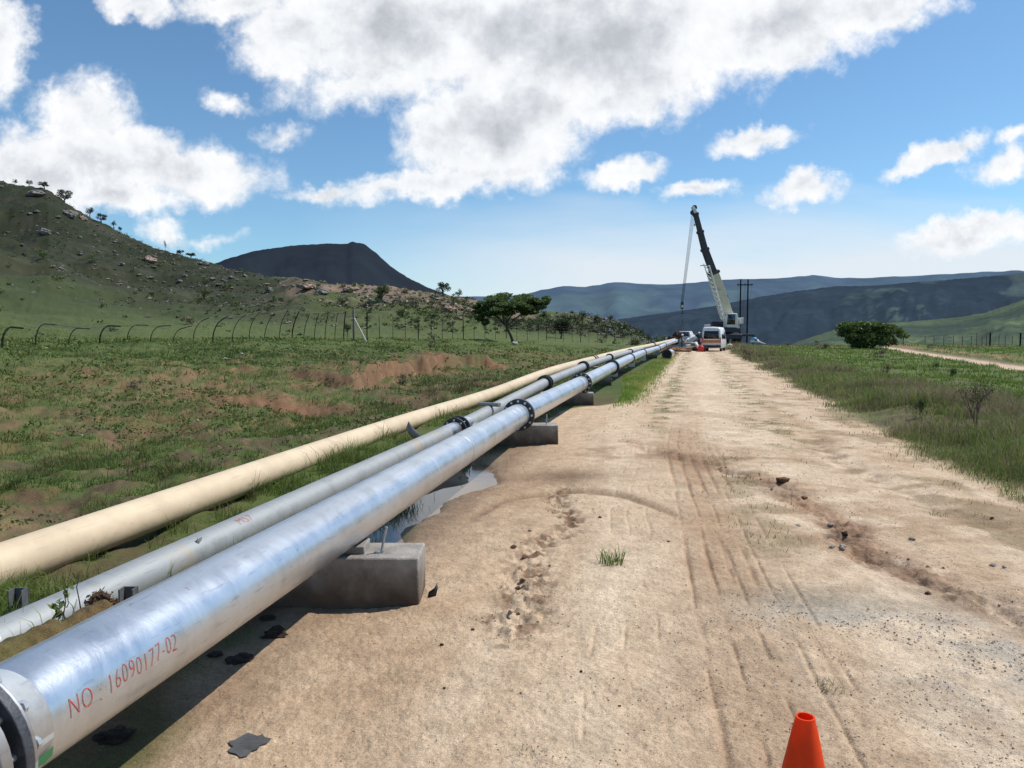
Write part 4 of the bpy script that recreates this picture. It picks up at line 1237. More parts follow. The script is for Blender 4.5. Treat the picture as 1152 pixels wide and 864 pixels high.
# low broad-leaved ground cover in the left grass, and scrub and stones of the hill, beyond counting
X, Y = pick(9000, 4.5, 62, -70, 760)
s = pipeX(Y) - X
okm = (s > 2.6) & (rng.random(len(X)) < ss(.44, .60, fbm(X, Y, .8, 4, 6))) & (rng.random(len(X)) < .3 + .7 * ss(9, 14, Y))
X, Y = X[okm], Y[okm]; n = len(X); Z = ground(X, Y)
f = np.maximum(1, Y / 8) ** .8
per = 11
Pn = np.repeat(np.stack([X, Y, Z], -1), per, 0) + rng.normal(size=(n * per, 3)) * (np.array((.05, .05, .018))[None] * np.repeat(f, per)[:, None])
Pn[:, 2] += .03 * np.repeat(f, per) ** .6
V, Q, c = leaves(Pn, .019, (.050, .082, .022), (.135, .190, .048), .0, 12)
sc = np.repeat(f, per)[:, None, None]
V = (V.reshape(-1, 4, 3) - Pn[:, None]) * sc + Pn[:, None]
dryc = np.repeat(rng.random(n) < .16, per * 4)
c[dryc, :3] = c[dryc, :3] * np.array((2.1, 1.25, 1.5))
o = link("ground_cover", np_mesh("ground_cover", V.reshape(-1, 3), Q, None, c, smooth=False), M_LEAF); tag(o, kind="stuff")


def hill_points(n, u0, u1, y0, y1):
    u = u0 + rng.random(n) * (u1 - u0); yb = interp(u, HILL_B); yr = interp(u, HILL_R)
    y = yb + 4 + (yr - yb - 2) * rng.random(n) ** .8
    return (u - 576) / FPX * y, y, u, (y - yb) / (yr - yb)


X, Y, U, K = hill_points(9000, -60, 760, 0, 0)
w_ = ss(.40, .58, fbm(X, Y, .05, 4, 2)) * ss(.12, .5, K) * .5 + .03
okm = rng.random(len(X)) < w_
X, Y = X[okm], Y[okm]; n = len(X); Z = ground(X, Y); per = 24
szz = .35 + .9 * rng.random(n) ** 2
Pn = np.repeat(np.stack([X, Y, Z + .25 * szz], -1), per, 0) + rng.normal(size=(n * per, 3)) * (np.array((.42, .42, .26))[None] * np.repeat(szz, per)[:, None])
V, Q, c = leaves(Pn, .15, (.020, .032, .013), (.080, .105, .036), 0, 13)
o = link("hill_scrub", np_mesh("hill_scrub", V, Q, None, c, smooth=False), M_LEAF); tag(o, kind="stuff")
X, Y, U, K = hill_points(9000, -60, 760, 0, 0)
w_ = ss(.47, .60, fbm(X, Y, .04, 4, 6)) * ss(.15, .4, K) + .5 * bell(U, 440, 110) * ss(.4, .7, K)
okm = rng.random(len(X)) < w_ * .55
X, Y, U = X[okm], Y[okm], U[okm]; n = len(X)
pk_ = (rng.random(n) < .6 * bell(U, 450, 120))[:, None]
pebbles("scree", X, Y, .18 + .45 * rng.random(n) ** 2.5, np.where(pk_, tint(n, (.24, .18, .145), .2), tint(n, (.15, .14, .122), .25)))
# ------------------------------------------------------------------ pipes
def galv_mat(name, base, lo, rough, streak, metal=.9, stain=0.0):
    m, nt, b = newmat(name)
    tc = N(nt, "ShaderNodeTexCoord")
    mp = N(nt, "ShaderNodeMapping", {"Vector": tc.outputs["UV"], "Scale": (5.5, 2.2, 1), "Rotation": (0, 0, .5)})
    n1 = N(nt, "ShaderNodeTexNoise", {"Vector": mp.outputs[0], "Scale": 1.6, "Detail": 7.0, "Roughness": .7, "Distortion": .8})
    n2 = N(nt, "ShaderNodeTexNoise", {"Vector": tc.outputs["Object"], "Scale": 3.0, "Detail": 6.0, "Roughness": .6})
    n3 = N(nt, "ShaderNodeTexNoise", {"Vector": tc.outputs["Object"], "Scale": 70.0, "Detail": 3.0})
    f = math_(nt, 'ADD', math_(nt, 'MULTIPLY', n1.outputs[0], .5), math_(nt, 'MULTIPLY', n2.outputs[0], .5))
    c = ramp(nt, f, [(.30, lo), (.48, base), (.72, tuple(min(1, x * 1.1) for x in base))])
    sc1 = N(nt, "ShaderNodeTexNoise", {"Vector": N(nt, "ShaderNodeMapping", {"Vector": tc.outputs["UV"], "Scale": (7, 60, 1), "Rotation": (0, 0, .9)}).outputs[0], "Scale": 1.0, "Detail": 4.0})
    c = mixc(nt, ramp(nt, sc1.outputs[0], [(.60, (0, 0, 0)), (.68, (.35, .35, .35))]), c, tuple(x * .6 for x in lo))
    mud = N(nt, "ShaderNodeTexNoise", {"Vector": tc.outputs["Object"], "Scale": 14.0, "Detail": 6.0, "Roughness": .7})
    c = mixc(nt, ramp(nt, mud.outputs[0], [(.66, (0, 0, 0)), (.72, (.7, .7, .7))]), c, (.24, .17, .11))
    if stain:
        s1 = N(nt, "ShaderNodeTexNoise", {"Vector": tc.outputs["Object"], "Scale": 1.3, "Detail": 5.0})
        sf = ramp(nt, s1.outputs[0], [(.60, (0, 0, 0)), (.70, (stain,) * 3)])
        c = mixc(nt, sf, c, (.42, .30, .19))
    sp_ = N(nt, "ShaderNodeSeparateXYZ", {0: tc.outputs["UV"]})
    dn_ = math_(nt, 'ADD', math_(nt, 'ABSOLUTE', math_(nt, 'SUBTRACT', sp_.outputs[1], .5)), math_(nt, 'MULTIPLY_ADD', mud.outputs[0], .24, -.12))
    c = mixc(nt, ramp(nt, dn_, [(.33, (0, 0, 0)), (.47, (.55, .55, .55))]), c, (.22, .16, .105))
    nt.links.new(c, b.inputs["Base Color"]); b.inputs["Metallic"].default_value = metal
    r = math_(nt, 'ADD', math_(nt, 'MULTIPLY_ADD', n1.outputs[0], streak, rough - streak * .5), math_(nt, 'MULTIPLY_ADD', n2.outputs[0], .3, -.15), clamp=True)
    nt.links.new(r, b.inputs["Roughness"])
    h = math_(nt, 'ADD', n1.outputs[0], math_(nt, 'MULTIPLY', n3.outputs[0], .25))
    bp = N(nt, "ShaderNodeBump", {"Height": h, "Strength": .22, "Distance": .006}); nt.links.new(bp.outputs[0], b.inputs["Normal"])
    return m


M_GALV = galv_mat("bright_galvanised_steel", (.60, .64, .69), (.47, .51, .56), .34, .22, .88)
M_DULL = galv_mat("weathered_galvanised_steel", (.31, .33, .335), (.22, .235, .24), .60, .15, .4, .6)
M_FLANGE = mat("dark_flange_steel", (.060, .064, .074), .55, .5, 20, .4, bump=.2)
M_RIM = galv_mat("bare_flange_steel", (.42, .44, .47), (.30, .32, .35), .5, .15, .7)
M_BOLT = mat("zinc_bolt", (.55, .57, .58), .4, .8, 40, .2)
M_RED = mat("red_paint_marker", (.42, .075, .055), .7, 0, 30, .4)
M_WHITE = mat("white_primer", (.70, .72, .72), .5, .1, 18, .15)
M_STUB = galv_mat("silver_stub", (.56, .59, .61), (.42, .45, .48), .5, .2, .6)
M_GREENP = mat("green_paint", (.03, .24, .09), .5, 0, 25, .3)
M_CREAM = mat("cream_pipe_plastic", (.63, .505, .345), .5, 0, 3.2, .09, c2=(.52, .41, .27), bump=.04)
_nt = M_CREAM.node_tree; _b = _nt.nodes["Principled BSDF"]; _l = _b.inputs["Base Color"].links[0].from_socket
_tc = N(_nt, "ShaderNodeTexCoord")
_d = N(_nt, "ShaderNodeTexNoise", {"Vector": _tc.outputs["Object"], "Scale": 9.0, "Detail": 8.0, "Roughness": .75})
_s = N(_nt, "ShaderNodeTexNoise", {"Vector": N(_nt, "ShaderNodeMapping", {"Vector": _tc.outputs["UV"], "Scale": (2.5, 40, 1)}).outputs[0], "Scale": 1.0, "Detail": 3.0})
_c = mixc(_nt, ramp(_nt, _d.outputs[0], [(.60, (0, 0, 0)), (.70, (.55, .55, .55))]), _l, (.30, .22, .14))
_c = mixc(_nt, ramp(_nt, _s.outputs[0], [(.62, (0, 0, 0)), (.70, (.4, .4, .4))]), _c, (.42, .33, .22))
_sp = N(_nt, "ShaderNodeSeparateXYZ", {0: _tc.outputs["UV"]})
_w = math_(_nt, 'ABSOLUTE', math_(_nt, 'SUBTRACT', _sp.outputs[1], .5))
_m = math_(_nt, 'MULTIPLY_ADD', _d.outputs[0], .22, -.11); _m = math_(_nt, 'ADD', _w, _m)
_c = mixc(_nt, ramp(_nt, _m, [(.24, (0, 0, 0)), (.42, (.8, .8, .8))]), _c, (.23, .165, .105))      # soil splashed on the underside
_nt.links.new(_c, _b.inputs["Base Color"])
M_BAND = mat("rubber_band_dark", (.05, .045, .04), .7, 0, 20, .3)
M_WATER = None

RP = .162
P1 = [Vector(p) for p in ((-1.472, 1.952, .496), (.100, 11.1, .440), (1.57, 17.4, .50), (3.08, 23.8, .585), (4.70, 30.8, .640), (6.63, 39.2, .655), (9.75, 51.8, .655), (12.6, 64.0, .71), (16.9, 79.6, .93))]
D0 = (P1[1] - P1[0]).normalized()
line = thing("steel_pipeline", "bright galvanised steel pipeline with dark bolted flanges, nearest of the three pipelines", "pipeline", (-1.464, 2.0, gz(-1.464, 2.0)))


def flange(parent, c, d, r=.232, t=.026, ri=.166, m=None, name="flange", n=40):
    return MB().lathe([(-t / 2, ri), (-t / 2, r), (t / 2, r), (t / 2, ri)], c, d, n).build(name, m or M_FLANGE, parent, world=True, bevel=.003)


def bolts(parent, c, d, rad, n, ln, br, hr, ph=0.0):
    d = d.normalized(); a = d.cross(Vector((0, 0, 1))).normalized(); b = a.cross(d)
    for i in range(n):
        w = 2 * PI * (i + ph) / n
        o = Vector(c) + (a * math.cos(w) + b * math.sin(w)) * rad
        m = MB().lathe([(-ln / 2, 0), (-ln / 2, hr), (-ln / 2 + .012, hr), (-ln / 2 + .012, br), (ln / 2 - .012, br), (ln / 2 - .012, hr), (ln / 2, hr), (ln / 2, 0)], o, d, 8 if br > .008 else 6, closed=False)
        m.build("bolt", M_BOLT, parent, world=True)


# the piece that runs back past the camera, and the open bolted joint
gap = .062
back = P1[0] - D0 * 5.2
sec0 = MB().tube([back, P1[0] - D0 * (gap + .05)], RP, 48).build("pipe_section", M_GALV, line, world=True)
fA = P1[0] - D0 * (gap - .005)
flange(sec0, fA, D0, .236, .034, .160, M_RIM)
prev = P1[0]
for i in range(len(P1) - 1):
    a, b_ = P1[i], P1[i + 1]; d = (b_ - a).normalized()
    n = 56 if i == 0 else 32
    ln_ = (b_ - a).length
    m_ = MB().tube([a + d * (ln_ * t) for t in np.linspace(0, 1, 14 if i == 0 else 4)], RP, n)
    sec = m_.build("pipe_section", M_GALV, line, world=True)
    if i == 0:
        flange(sec, a + d * .013, d, .236, .030, .160, M_FLANGE)
        flange(sec, a + d * .031, d, .2365, .012, .160, M_RIM)
        MB().lathe([(.036, .163), (.036, .200), (.05, .185), (.075, .172), (.165, .1662), (.175, .163)], a, d, 48, closed=False).build("stub_end", M_STUB, sec, world=True)
        bolts(sec, a - d * (gap / 2 - .012), d, .198, 12, .19, .011, .018, .2)
        for tt in (.47,):
            MB().lathe([(-.011, .161), (-.004, .1645), (.004, .1645), (.011, .161)], a + d * ln_ * tt * 1.28, d, 48, closed=False).build("weld_seam", M_RIM, sec, world=True)
        MB().lathe([(-.010, .161), (-.004, .1642), (.004, .1642), (.010, .161)], a + d * (ln_ - .9), d, 48, closed=False).build("weld_seam", M_RIM, sec, world=True)
    if i > 0:
        rr_ = .232 if i < 4 else .205
        flange(sec, a + d * .016, d, rr_, .028)
        if i < 4: flange(sec, a - d * .016, d, rr_, .028)
        if i < 3: bolts(sec, a, d, .200, 12, .13, .010, .017)
        if i == 1:
            MB().lathe([(.03, .163), (.03, .19), (.08, .17), (.16, .1645), (.17, .163)], a, d, 36, closed=False).build("stub_end", M_GALV, sec, world=True)
flange(sec, P1[-1], d, .205, .028)

# hand-painted number on the first section, and a green smear on its stub
def wrap_text(txt, size, o, d, t0, ang0, r, m, parent, name, shear=.12, thin=0.0, length=None):
    cu = bpy.data.curves.new(name, 'FONT'); cu.body = txt; cu.size = size; cu.resolution_u = 3; cu.shear = shear; cu.offset = thin; cu.space_character = 1.12
    tmp = bpy.data.objects.new(name, cu); COL.objects.link(tmp)
    dg = bpy.context.evaluated_depsgraph_get()
    me = bpy.data.meshes.new_from_object(tmp.evaluated_get(dg))
    bpy.data.objects.remove(tmp)
    a = d.cross(Vector((0, 0, 1))).normalized(); b = a.cross(d)
    sx_ = 1.0 if length is None else length / max(v.co.x for v in me.vertices)
    bm = bmesh.new(); bm.from_mesh(me); bmesh.ops.subdivide_edges(bm, edges=[e for e in bm.edges if e.calc_length() > size * .12], cuts=3); bmesh.ops.triangulate(bm, faces=bm.faces); bm.to_mesh(me); bm.free()
    for v in me.vertices:
        v.co.x *= sx_
        jit = .004 * math.sin(v.co.x * 31)
        w = ang0 + (v.co.y + jit) / r
        v.co = o + d * (t0 + v.co.x) + (a * math.cos(w) + b * math.sin(w)) * r
    ob = link(name, me, m); keep(ob, parent); return ob


first = [o for o in line.children if o.name.startswith("pipe_section")][1]
wrap_text("NO : 16090177-02", .088, P1[0], D0, .235, -.02, RP + .0016, M_RED, first, "painted_number", .1, -.0022, .52)
gm = MB()
for i in range(5):
    for j in range(3):
        pass
av = D0.cross(Vector((0, 0, 1))).normalized(); bv = av.cross(D0)
gp = [Vector(P1[0]) + D0 * t + (av * math.cos(w) + bv * math.sin(w)) * (.1668 if t < .2 else .165) for t, w in ((.10, -.30), (.165, -.22), (.17, -.42), (.145, -.50), (.105, -.46))]
MB().add([p + (av * .9 + bv * -.3) * .008 for p in gp], [(0, 1, 2, 3, 4)]).build("green_mark", M_GREENP, first, world=True)

# second, weathered pipeline
R2 = .118
P2 = [Vector(p) for p in ((-2.99, 1.2, .085), (-2.49, 3.6, .105), (-.83, 11.6, .175), (.78, 18.3, .45), (2.27, 24.6, .57), (4.03, 32.0, .63), (6.52, 42.7, .63), (10.1, 58.0, .60), (15.6, 79.0, .85))]
l2 = thing("weathered_pipeline", "dull grey galvanised pipeline with paired flanges, middle one of the three pipelines", "pipeline", (-2.49, 3.6, gz(-2.49, 3.6)))
for i in range(1, len(P2) - 1):
    a, b_ = (P2[0] if i == 1 else P2[i]), P2[i + 1]; d = (b_ - a).normalized()
    pts = [P2[0], P2[1], P2[2]] if i == 1 else [a, b_]
    sec = MB().tube(pts, R2, 32).build("pipe_section", M_DULL, l2, world=True)
    if i == 1:
        dd = (P2[2] - P2[1]).normalized()
        MB().lathe([(-.62, R2 - .002), (-.60, R2 + .003), (-.05, R2 + .003), (-.03, R2 - .002)], P2[2], dd, 28, closed=False).build("silver_wrap", M_GALV, sec, world=True)
        MB().lathe([(0, R2 - .002), (.005, R2 + .0025), (.30, R2 + .0025), (.305, R2 - .002)], P2[1] - dd * .33, dd, 28, closed=False).build("silver_wrap", M_GALV, sec, world=True)
        wrap_text("MS7", .10, P2[1], dd, 2.05, .75, R2 + .0015, M_RED, sec, "painted_mark", .0, -.002)
        # small lifting lug seen on its flank
        lug = P2[1] + dd * 1.55
        MB().box((0, 0, 0), (.012, .06, .05), Matrix.Translation(lug + Vector((.075, 0, R2 * .82)))).build("lug", M_BOLT, sec, world=True, bevel=.003)
    if i > 1:
        for off in (-.10, .10):
            flange(sec, a + d * off, d, .185 if i < 5 else .17, .035, R2 - .005, n=28)
        if i == 2: bolts(sec, a, d, .150, 8, .30, .009, .016)
        MB().lathe([(.12, R2 - .002), (.125, R2 + .003), (.5, R2 + .003), (.505, R2 - .002)], a, d, 24, closed=False).build("silver_wrap", M_GALV, sec, world=True)

# third, cream plastic pipeline
R3 = .147
P3 = [Vector(p) for p in ((-4.1, -.8, .18), (-3.19, 4.5, .166), (-1.92, 12.0, .136), (.30, 19.6, .27), (1.52, 25.0, .39), (3.76, 35.7, .46), (6.1, 44.5, .56), (11.0, 60.0, .78), (17.4, 83.0, 1.0))]
P3[3] = aty(553, 443.5, 18.6); P3[4] = aty(618, 418.5, 25.0); P3[5] = aty(668, 404.0, 35.5); P3[6] = aty(705, 394.5, 46.0); P3[7] = aty(735, 388.0, 60.0); P3[8] = aty(759, 382.2, 84.0)
l3 = thing("cream_pipeline", "smooth cream-coloured pipeline lying in the grass, farthest left of the three pipelines", "pipeline", (-3.19, 4.5, gz(-3.19, 4.5)))
# a smooth run through the points
def spline(pts, n):
    out_ = []
    for i in range(len(pts) - 1):
        p0, p1, p2, p3 = pts[max(i - 1, 0)], pts[i], pts[i + 1], pts[min(i + 2, len(pts) - 1)]
        for j in range(n):
            t = j / n
            out_.append(.5 * ((2 * p1) + (p2 - p0) * t + (2 * p0 - 5 * p1 + 4 * p2 - p3) * t * t + (3 * p1 - p0 - 3 * p2 + p3) * t ** 3))
    return out_ + [pts[-1]]


sp = spline(P3, 8)
for a, b_ in ((0, 40), (40, 56), (56, len(sp))):
    sec = MB().tube(sp[a:b_ + 1], R3, 40).build("pipe_section", M_CREAM, l3, world=True)
for i in (40, 56):
    d = (sp[i + 1] - sp[i - 1]).normalized()
    for off in (-.32, .32):
        MB().lathe([(-.07, R3 - .002), (-.07, R3 + .035), (.07, R3 + .035), (.07, R3 - .002)], sp[i] + d * off, d, 28).build("coupling_band", M_BAND, l3, world=True)
    MB().lathe([(-.27, R3 - .001), (-.27, R3 + .016), (.27, R3 + .016), (.27, R3 - .001)], sp[i], d, 28).build("coupling_sleeve", M_CREAM, l3, world=True)

# runs of pipe beyond the workers that climb away behind the van
run = thing("steel_pipeline", "short run of galvanised pipe climbing away beyond the worker in the lime vest", "pipeline", aty(772, 384, 90))
sec = MB().tube([aty(771.5, 383.3, 88), aty(784, 376.6, 112)], RP, 20).build("pipe_section", M_GALV, run, world=True)
flange(sec, aty(771.8, 383.1, 88.6), (aty(784, 376.6, 112) - aty(771.5, 383.3, 88)).normalized(), .22, .06, n=20)
flange(sec, aty(783.8, 376.7, 111.6), (aty(784, 376.6, 112) - aty(771.5, 383.3, 88)).normalized(), .22, .06, n=20)

# ------------------------------------------------------------------ concrete blocks
M_CONC = mat("cast_concrete", (.34, .315, .285), .92, 0, 7, .2, c2=(.17, .15, .13), bump=.35, bscale=60)
_nt = M_CONC.node_tree; _b = _nt.nodes["Principled BSDF"]; _l = _b.inputs["Base Color"].links[0].from_socket
_tc = N(_nt, "ShaderNodeTexCoord"); _sp = N(_nt, "ShaderNodeSeparateXYZ", {0: _tc.outputs["Object"]})
_n = N(_nt, "ShaderNodeTexNoise", {"Vector": _tc.outputs["Object"], "Scale": 9.0, "Detail": 5.0})
_h = math_(_nt, 'ADD', _sp.outputs[2], math_(_nt, 'MULTIPLY_ADD', _n.outputs[0], .22, -.11))
_c = mixc(_nt, 1.0, _l, ramp(_nt, _h, [(.06, (.36, .27, .20)), (.17, (.62, .57, .52)), (.27, (1, 1, 1))]), 'MULTIPLY')       # front-face shade painted into the lower half, along with mud staining
_nt.links.new(_c, _b.inputs["Base Color"])
M_ROD = mat("galvanised_rod", (.40, .41, .42), .5, .7, 30, .3)
BL = [((471.5, 682), 1.15, .30, "largest concrete block, nearest the camera, with a bent steel rod on top"),
      ((628.0, 501), 1.25, .30, "concrete block right under the big flange joint"),
      ((668.0, 456), 1.25, .30, "concrete block beyond the big flange, third along the pipeline"),
      ((688.0, 434), 1.25, .30, "concrete block fourth along the pipeline, at the start of the grass strip"),
      ((702.5, 420.5), 1.25, .30, "concrete block fifth along the pipeline, half hidden by grass"),
      ((715.0, 412), 1.3, .30, "concrete block sixth along the pipeline, low in the grass"),
      ((739.5, 403.3), 1.3, .30, "last and smallest concrete block, beside the loose pipe piece")]
for i, ((u, v), ln_, h, lab) in enumerate(BL):
    p = at(u, v, 0)
    bk = thing("concrete_block", lab, "concrete block", (p.x, p.y, -.02), math.radians(-1.5 * (i % 3)), "concrete blocks under the steel pipeline" if False else None)
    hh = .30 if i < 2 else .29
    body = MB().box((-ln_ / 2, .17, hh / 2 - .04), (ln_, .34, hh + .08 + .02)).build("body", M_CONC, bk, bevel=.012)
    pip = P1[min(i, 7)]
    xs = -.30 if i == 0 else -.36
    # saddle between block and pipe
    pd = p.y + .17
    j = max(k_ for k_ in range(len(P1) - 1) if P1[k_].y <= pd or k_ == 0)
    tt = (pd - P1[j].y) / (P1[j + 1].y - P1[j].y); cpt = P1[j].lerp(P1[j + 1], tt)
    lx = cpt.x - p.x; lz = cpt.z - RP + .02
    top = hh + .03
    if lz > top - .02:
        MB().box((lx, .17, (top + lz) / 2), (.26, .2, max(.03, lz - top + .04))).build("saddle", M_ROD if i else M_CONC, bk, bevel=.006)
    if i == 0:
        rx_ = -.235
        MB().tube([(rx_ + .02, .10, hh - .02), (rx_ + .0, .105, hh + .02), (rx_ + .012, .11, hh + .09), (rx_ + .03, .115, hh + .165)], .0085, 8).build("anchor_rod", M_ROD, bk)
        MB().tube([(rx_ - .045, .095, hh + .016), (rx_ - .01, .1, hh + .010), (rx_ + .01, .105, hh + .022)], .007, 8).build("anchor_rod", M_ROD, bk)
    if i == 1:
        MB().tube([(-.17, .06, hh), (-.165, .07, hh + .16)], .008, 6).build("anchor_rod", M_ROD, bk)

# dark plastic strip sticking out of the mud at the near block's corner
M_BLACKP = mat("black_plastic", (.025, .025, .027), .45, 0, 20, .3)
p = on_ground(486, 672)
MB().add([(-.03, 0, -.01), (.02, .01, -.01), (.035, .01, .05), (.03, .015, .085), (.012, .012, .05), (-.02, .006, .03)], [(0, 1, 2, 3, 4, 5)]).build("plastic_scrap", M_BLACKP)
o = bpy.data.objects["plastic_scrap"]; o.location = p; md = o.modifiers.new("t", "SOLIDIFY"); md.thickness = .004
tag(o, "black plastic sliver standing in the mud at the near concrete block's corner", "plastic scrap")

# ------------------------------------------------------------------ puddle and wet scrap
m, nt, b = newmat("muddy_water"); M_WATER = m
b.inputs["Base Color"].default_value = (.17, .12, .08, 1); b.inputs["Roughness"].default_value = .07; b.inputs["Specular IOR Level"].default_value = .6; b.inputs["IOR"].default_value = 1.33
tc = N(nt, "ShaderNodeTexCoord"); n = N(nt, "ShaderNodeTexNoise", {"Vector": tc.outputs["Object"], "Scale": 6.0, "Detail": 2.0}); bp = N(nt, "ShaderNodeBump", {"Height": n.outputs[0], "Strength": .03, "Distance": .02}); nt.links.new(bp.outputs[0], b.inputs["Normal"])
ys_ = np.linspace(5.0, 10.2, 60); xs_ = pipeX(ys_)
V = []; Q = []
for i, (yy, xx) in enumerate(zip(ys_, xs_)):
    V += [(xx - .75, yy, -.052), (xx + .5, yy, -.052)]
    if i: Q.append((2 * i - 2, 2 * i - 1, 2 * i + 1, 2 * i))
o = link("puddle_water", np_mesh("puddle_water", np.array(V), np.array(Q)), M_WATER); tag(o, kind="structure")
p = on_ground(276, 838)
M_WET = mat("wet_grey_sheet", (.085, .082, .080), .4, 0, 14, .35, bump=.2)
pts = []
for i in range(22):
    w = 2 * PI * i / 22
    r_ = 1 + .22 * math.sin(3 * w + 1) + .15 * math.sin(7 * w)
    pts.append((.072 * r_ * math.cos(w) + .025 * math.sin(w) * math.sin(w), .075 * r_ * math.sin(w)))
poly = [Vector((p.x + a_, p.y + b__, gz(p.x + a_, p.y + b__) + .006)) for a_, b__ in pts]
ctr = Vector((p.x, p.y, p.z + .009))
MB().add([ctr] + poly, [(0, i + 1, (i + 1) % 22 + 1) for i in range(22)]).build("plastic_sheet", M_WET)
tag(bpy.data.objects["plastic_sheet"], "torn dark grey scrap lying flat on the sand near the bottom left", "plastic scrap")

# ------------------------------------------------------------------ steel channel support, plate, stub, straw
M_CHAN = mat("old_channel_steel", (.16, .165, .17), .6, .5, 18, .35)
sx, sy = -2.27, 4.02
sup = thing("pipe_support", "pair of dark steel channel uprights standing on either side of the dull grey pipe", "support", (sx, sy, gz(sx, sy)))
for cx_, cy_ in ((aty(20, 664, 4.02).x - sx, 0), (aty(142, 664, 4.02).x - sx, .02)):
    m_ = MB(); zt = aty(20, 663, 4.02).z - gz(sx, sy)
    for bx, by, w_, d_ in ((0, .028, .078, .008), (-.035, 0, .008, .056), (.035, 0, .008, .056)):
        m_.box((cx_ + bx, cy_ + by, zt / 2 - .1), (w_, d_, zt + .2))
    m_.build("upright", M_CHAN, sup)
MB().box((.03, .06, .04), (.5, .05, .05)).build("cross_bar", M_CHAN, sup)
pa, pb = aty(458, 481, 11.3), aty(478, 497, 10.7)
m_ = MB(); n_ = 7; Wp = .10
up_ = Vector((.3, .2, 1)).normalized()
for i in range(n_):
    t = i / (n_ - 1); c_ = pa.lerp(pb, t) + Vector((0, 0, -.05 * math.sin(PI * t)))
    m_.v += [c_ + up_ * Wp * .9 * (1 - t * .2), c_ - up_ * Wp * .35]; m_.uv += [(t, 0), (t, 1)]
    if i: m_.f.append((2 * i - 2, 2 * i - 1, 2 * i + 1, 2 * i))
o = m_.build("steel_plate", M_CHAN); o.modifiers.new("t", "SOLIDIFY").thickness = .012
tag(o, "curved dark steel plate leaning between the cream pipe and the dull grey pipe", "steel plate")
o = MB().tube([aty(539, 454.5, 13.6), aty(562, 455.5, 13.2)], .035, 12).build("pipe_stub", M_DULL)
tag(o, "thin short pipe lying across between the cream and dull grey pipes", "pipe")
p = aty(114, 680, 3.62)
sc_ = rock_mesh(77, 4, M_CLOD)
o = link("dry_grass_clump", sc_); o.location = (p.x, p.y, p.z - .01); o.scale = (.062, .055, .085)
me = sc_
M_STRAW = mat("rooty_soil", (.16, .095, .055), .95, 0, 40, .5, bump=1.0)
me.materials.clear(); me.materials.append(M_STRAW)
tag(o, "upturned clump of brown roots and soil beside the right steel upright", "soil clump")
nb = 130; d_ = rng.normal(size=(nb, 3)); d_ /= np.linalg.norm(d_, axis=1, keepdims=True); d_[:, 2] = np.abs(d_[:, 2]) * .9 - .25
c0 = np.array(p)[None] + d_ * np.array((.055, .05, .075)); V, Q, cc = leaves(np.repeat(c0, 2, 0) + rng.normal(size=(nb * 2, 3)) * .012, .013, (.12, .07, .04), (.26, .17, .10), 0, 6)
r_ = link("roots", np_mesh("roots", V, Q, None, cc, smooth=False), M_GRASS); keep(r_, o) if False else None
r_.parent = o; r_.matrix_parent_inverse = (Matrix.Translation(o.location) @ Matrix.Diagonal((*o.scale, 1))).inverted()


# weeds with single stems on the left
def weed(u, v, y, h, seed, label, lf=.02, cols=((.09, .13, .03), (.20, .25, .07)), dead=False):
    p = aty(u, v, y); p.z = gz(p.x, p.y)
    r = random.Random(seed); t = thing("weed", label, "weed", p)
    m_ = MB(); pts = [(0, 0, -.02), (r.uniform(-.02, .02), 0, h * .35), (r.uniform(-.05, .05) * h * 3, 0, h * .7), (r.uniform(-.06, .06) * h * 3, 0, h)]
    m_.tube(pts, [.0035, .003, .0025, .0015], 5)
    m_.build("stem", mat("weed_stem", (.10, .09, .045) if not dead else (.075, .055, .04), .8), t)
    if not dead:
        P = np.array([np.array(pts[1]) * (1 - k) + np.array(pts[3]) * k + rng.normal(size=3) * .012 for k in np.linspace(0, 1, 26)])
        V, Q, c = leaves(P, lf, *cols, 0, seed)
        link("leaf", np_mesh("leaf", V, Q, None, c, smooth=False), M_LEAF, t)


weed(70, 655, 3.95, .26, 1, "tall yellow-green weed in front of the cream pipe, rooted by the dull pipe")
weed(66, 690, 3.7, .16, 2, "weed sprouting just below the tall yellow-green one")
weed(74, 688, 3.55, .16, 3, "bare dark stem sticking up from the soil heap between the pipes", dead=True)
weed(92, 690, 3.6, .17, 4, "thin upright dead stalk right of the bare dark stem on the soil heap", dead=True)
weed(144, 530, 8.4, .42, 5, "tall dead stalk in the grass above the cream pipe", dead=True)
weed(120, 535, 8.2, .36, 6, "slanting dead stalk left of the tall dead one", dead=True)
weed(47, 545, 8.0, .14, 7, "short dark stalk in the left grass", dead=True)
weed(306, 500, 10.4, .16, 8, "dry stalk behind the cream pipe half way along", dead=True)

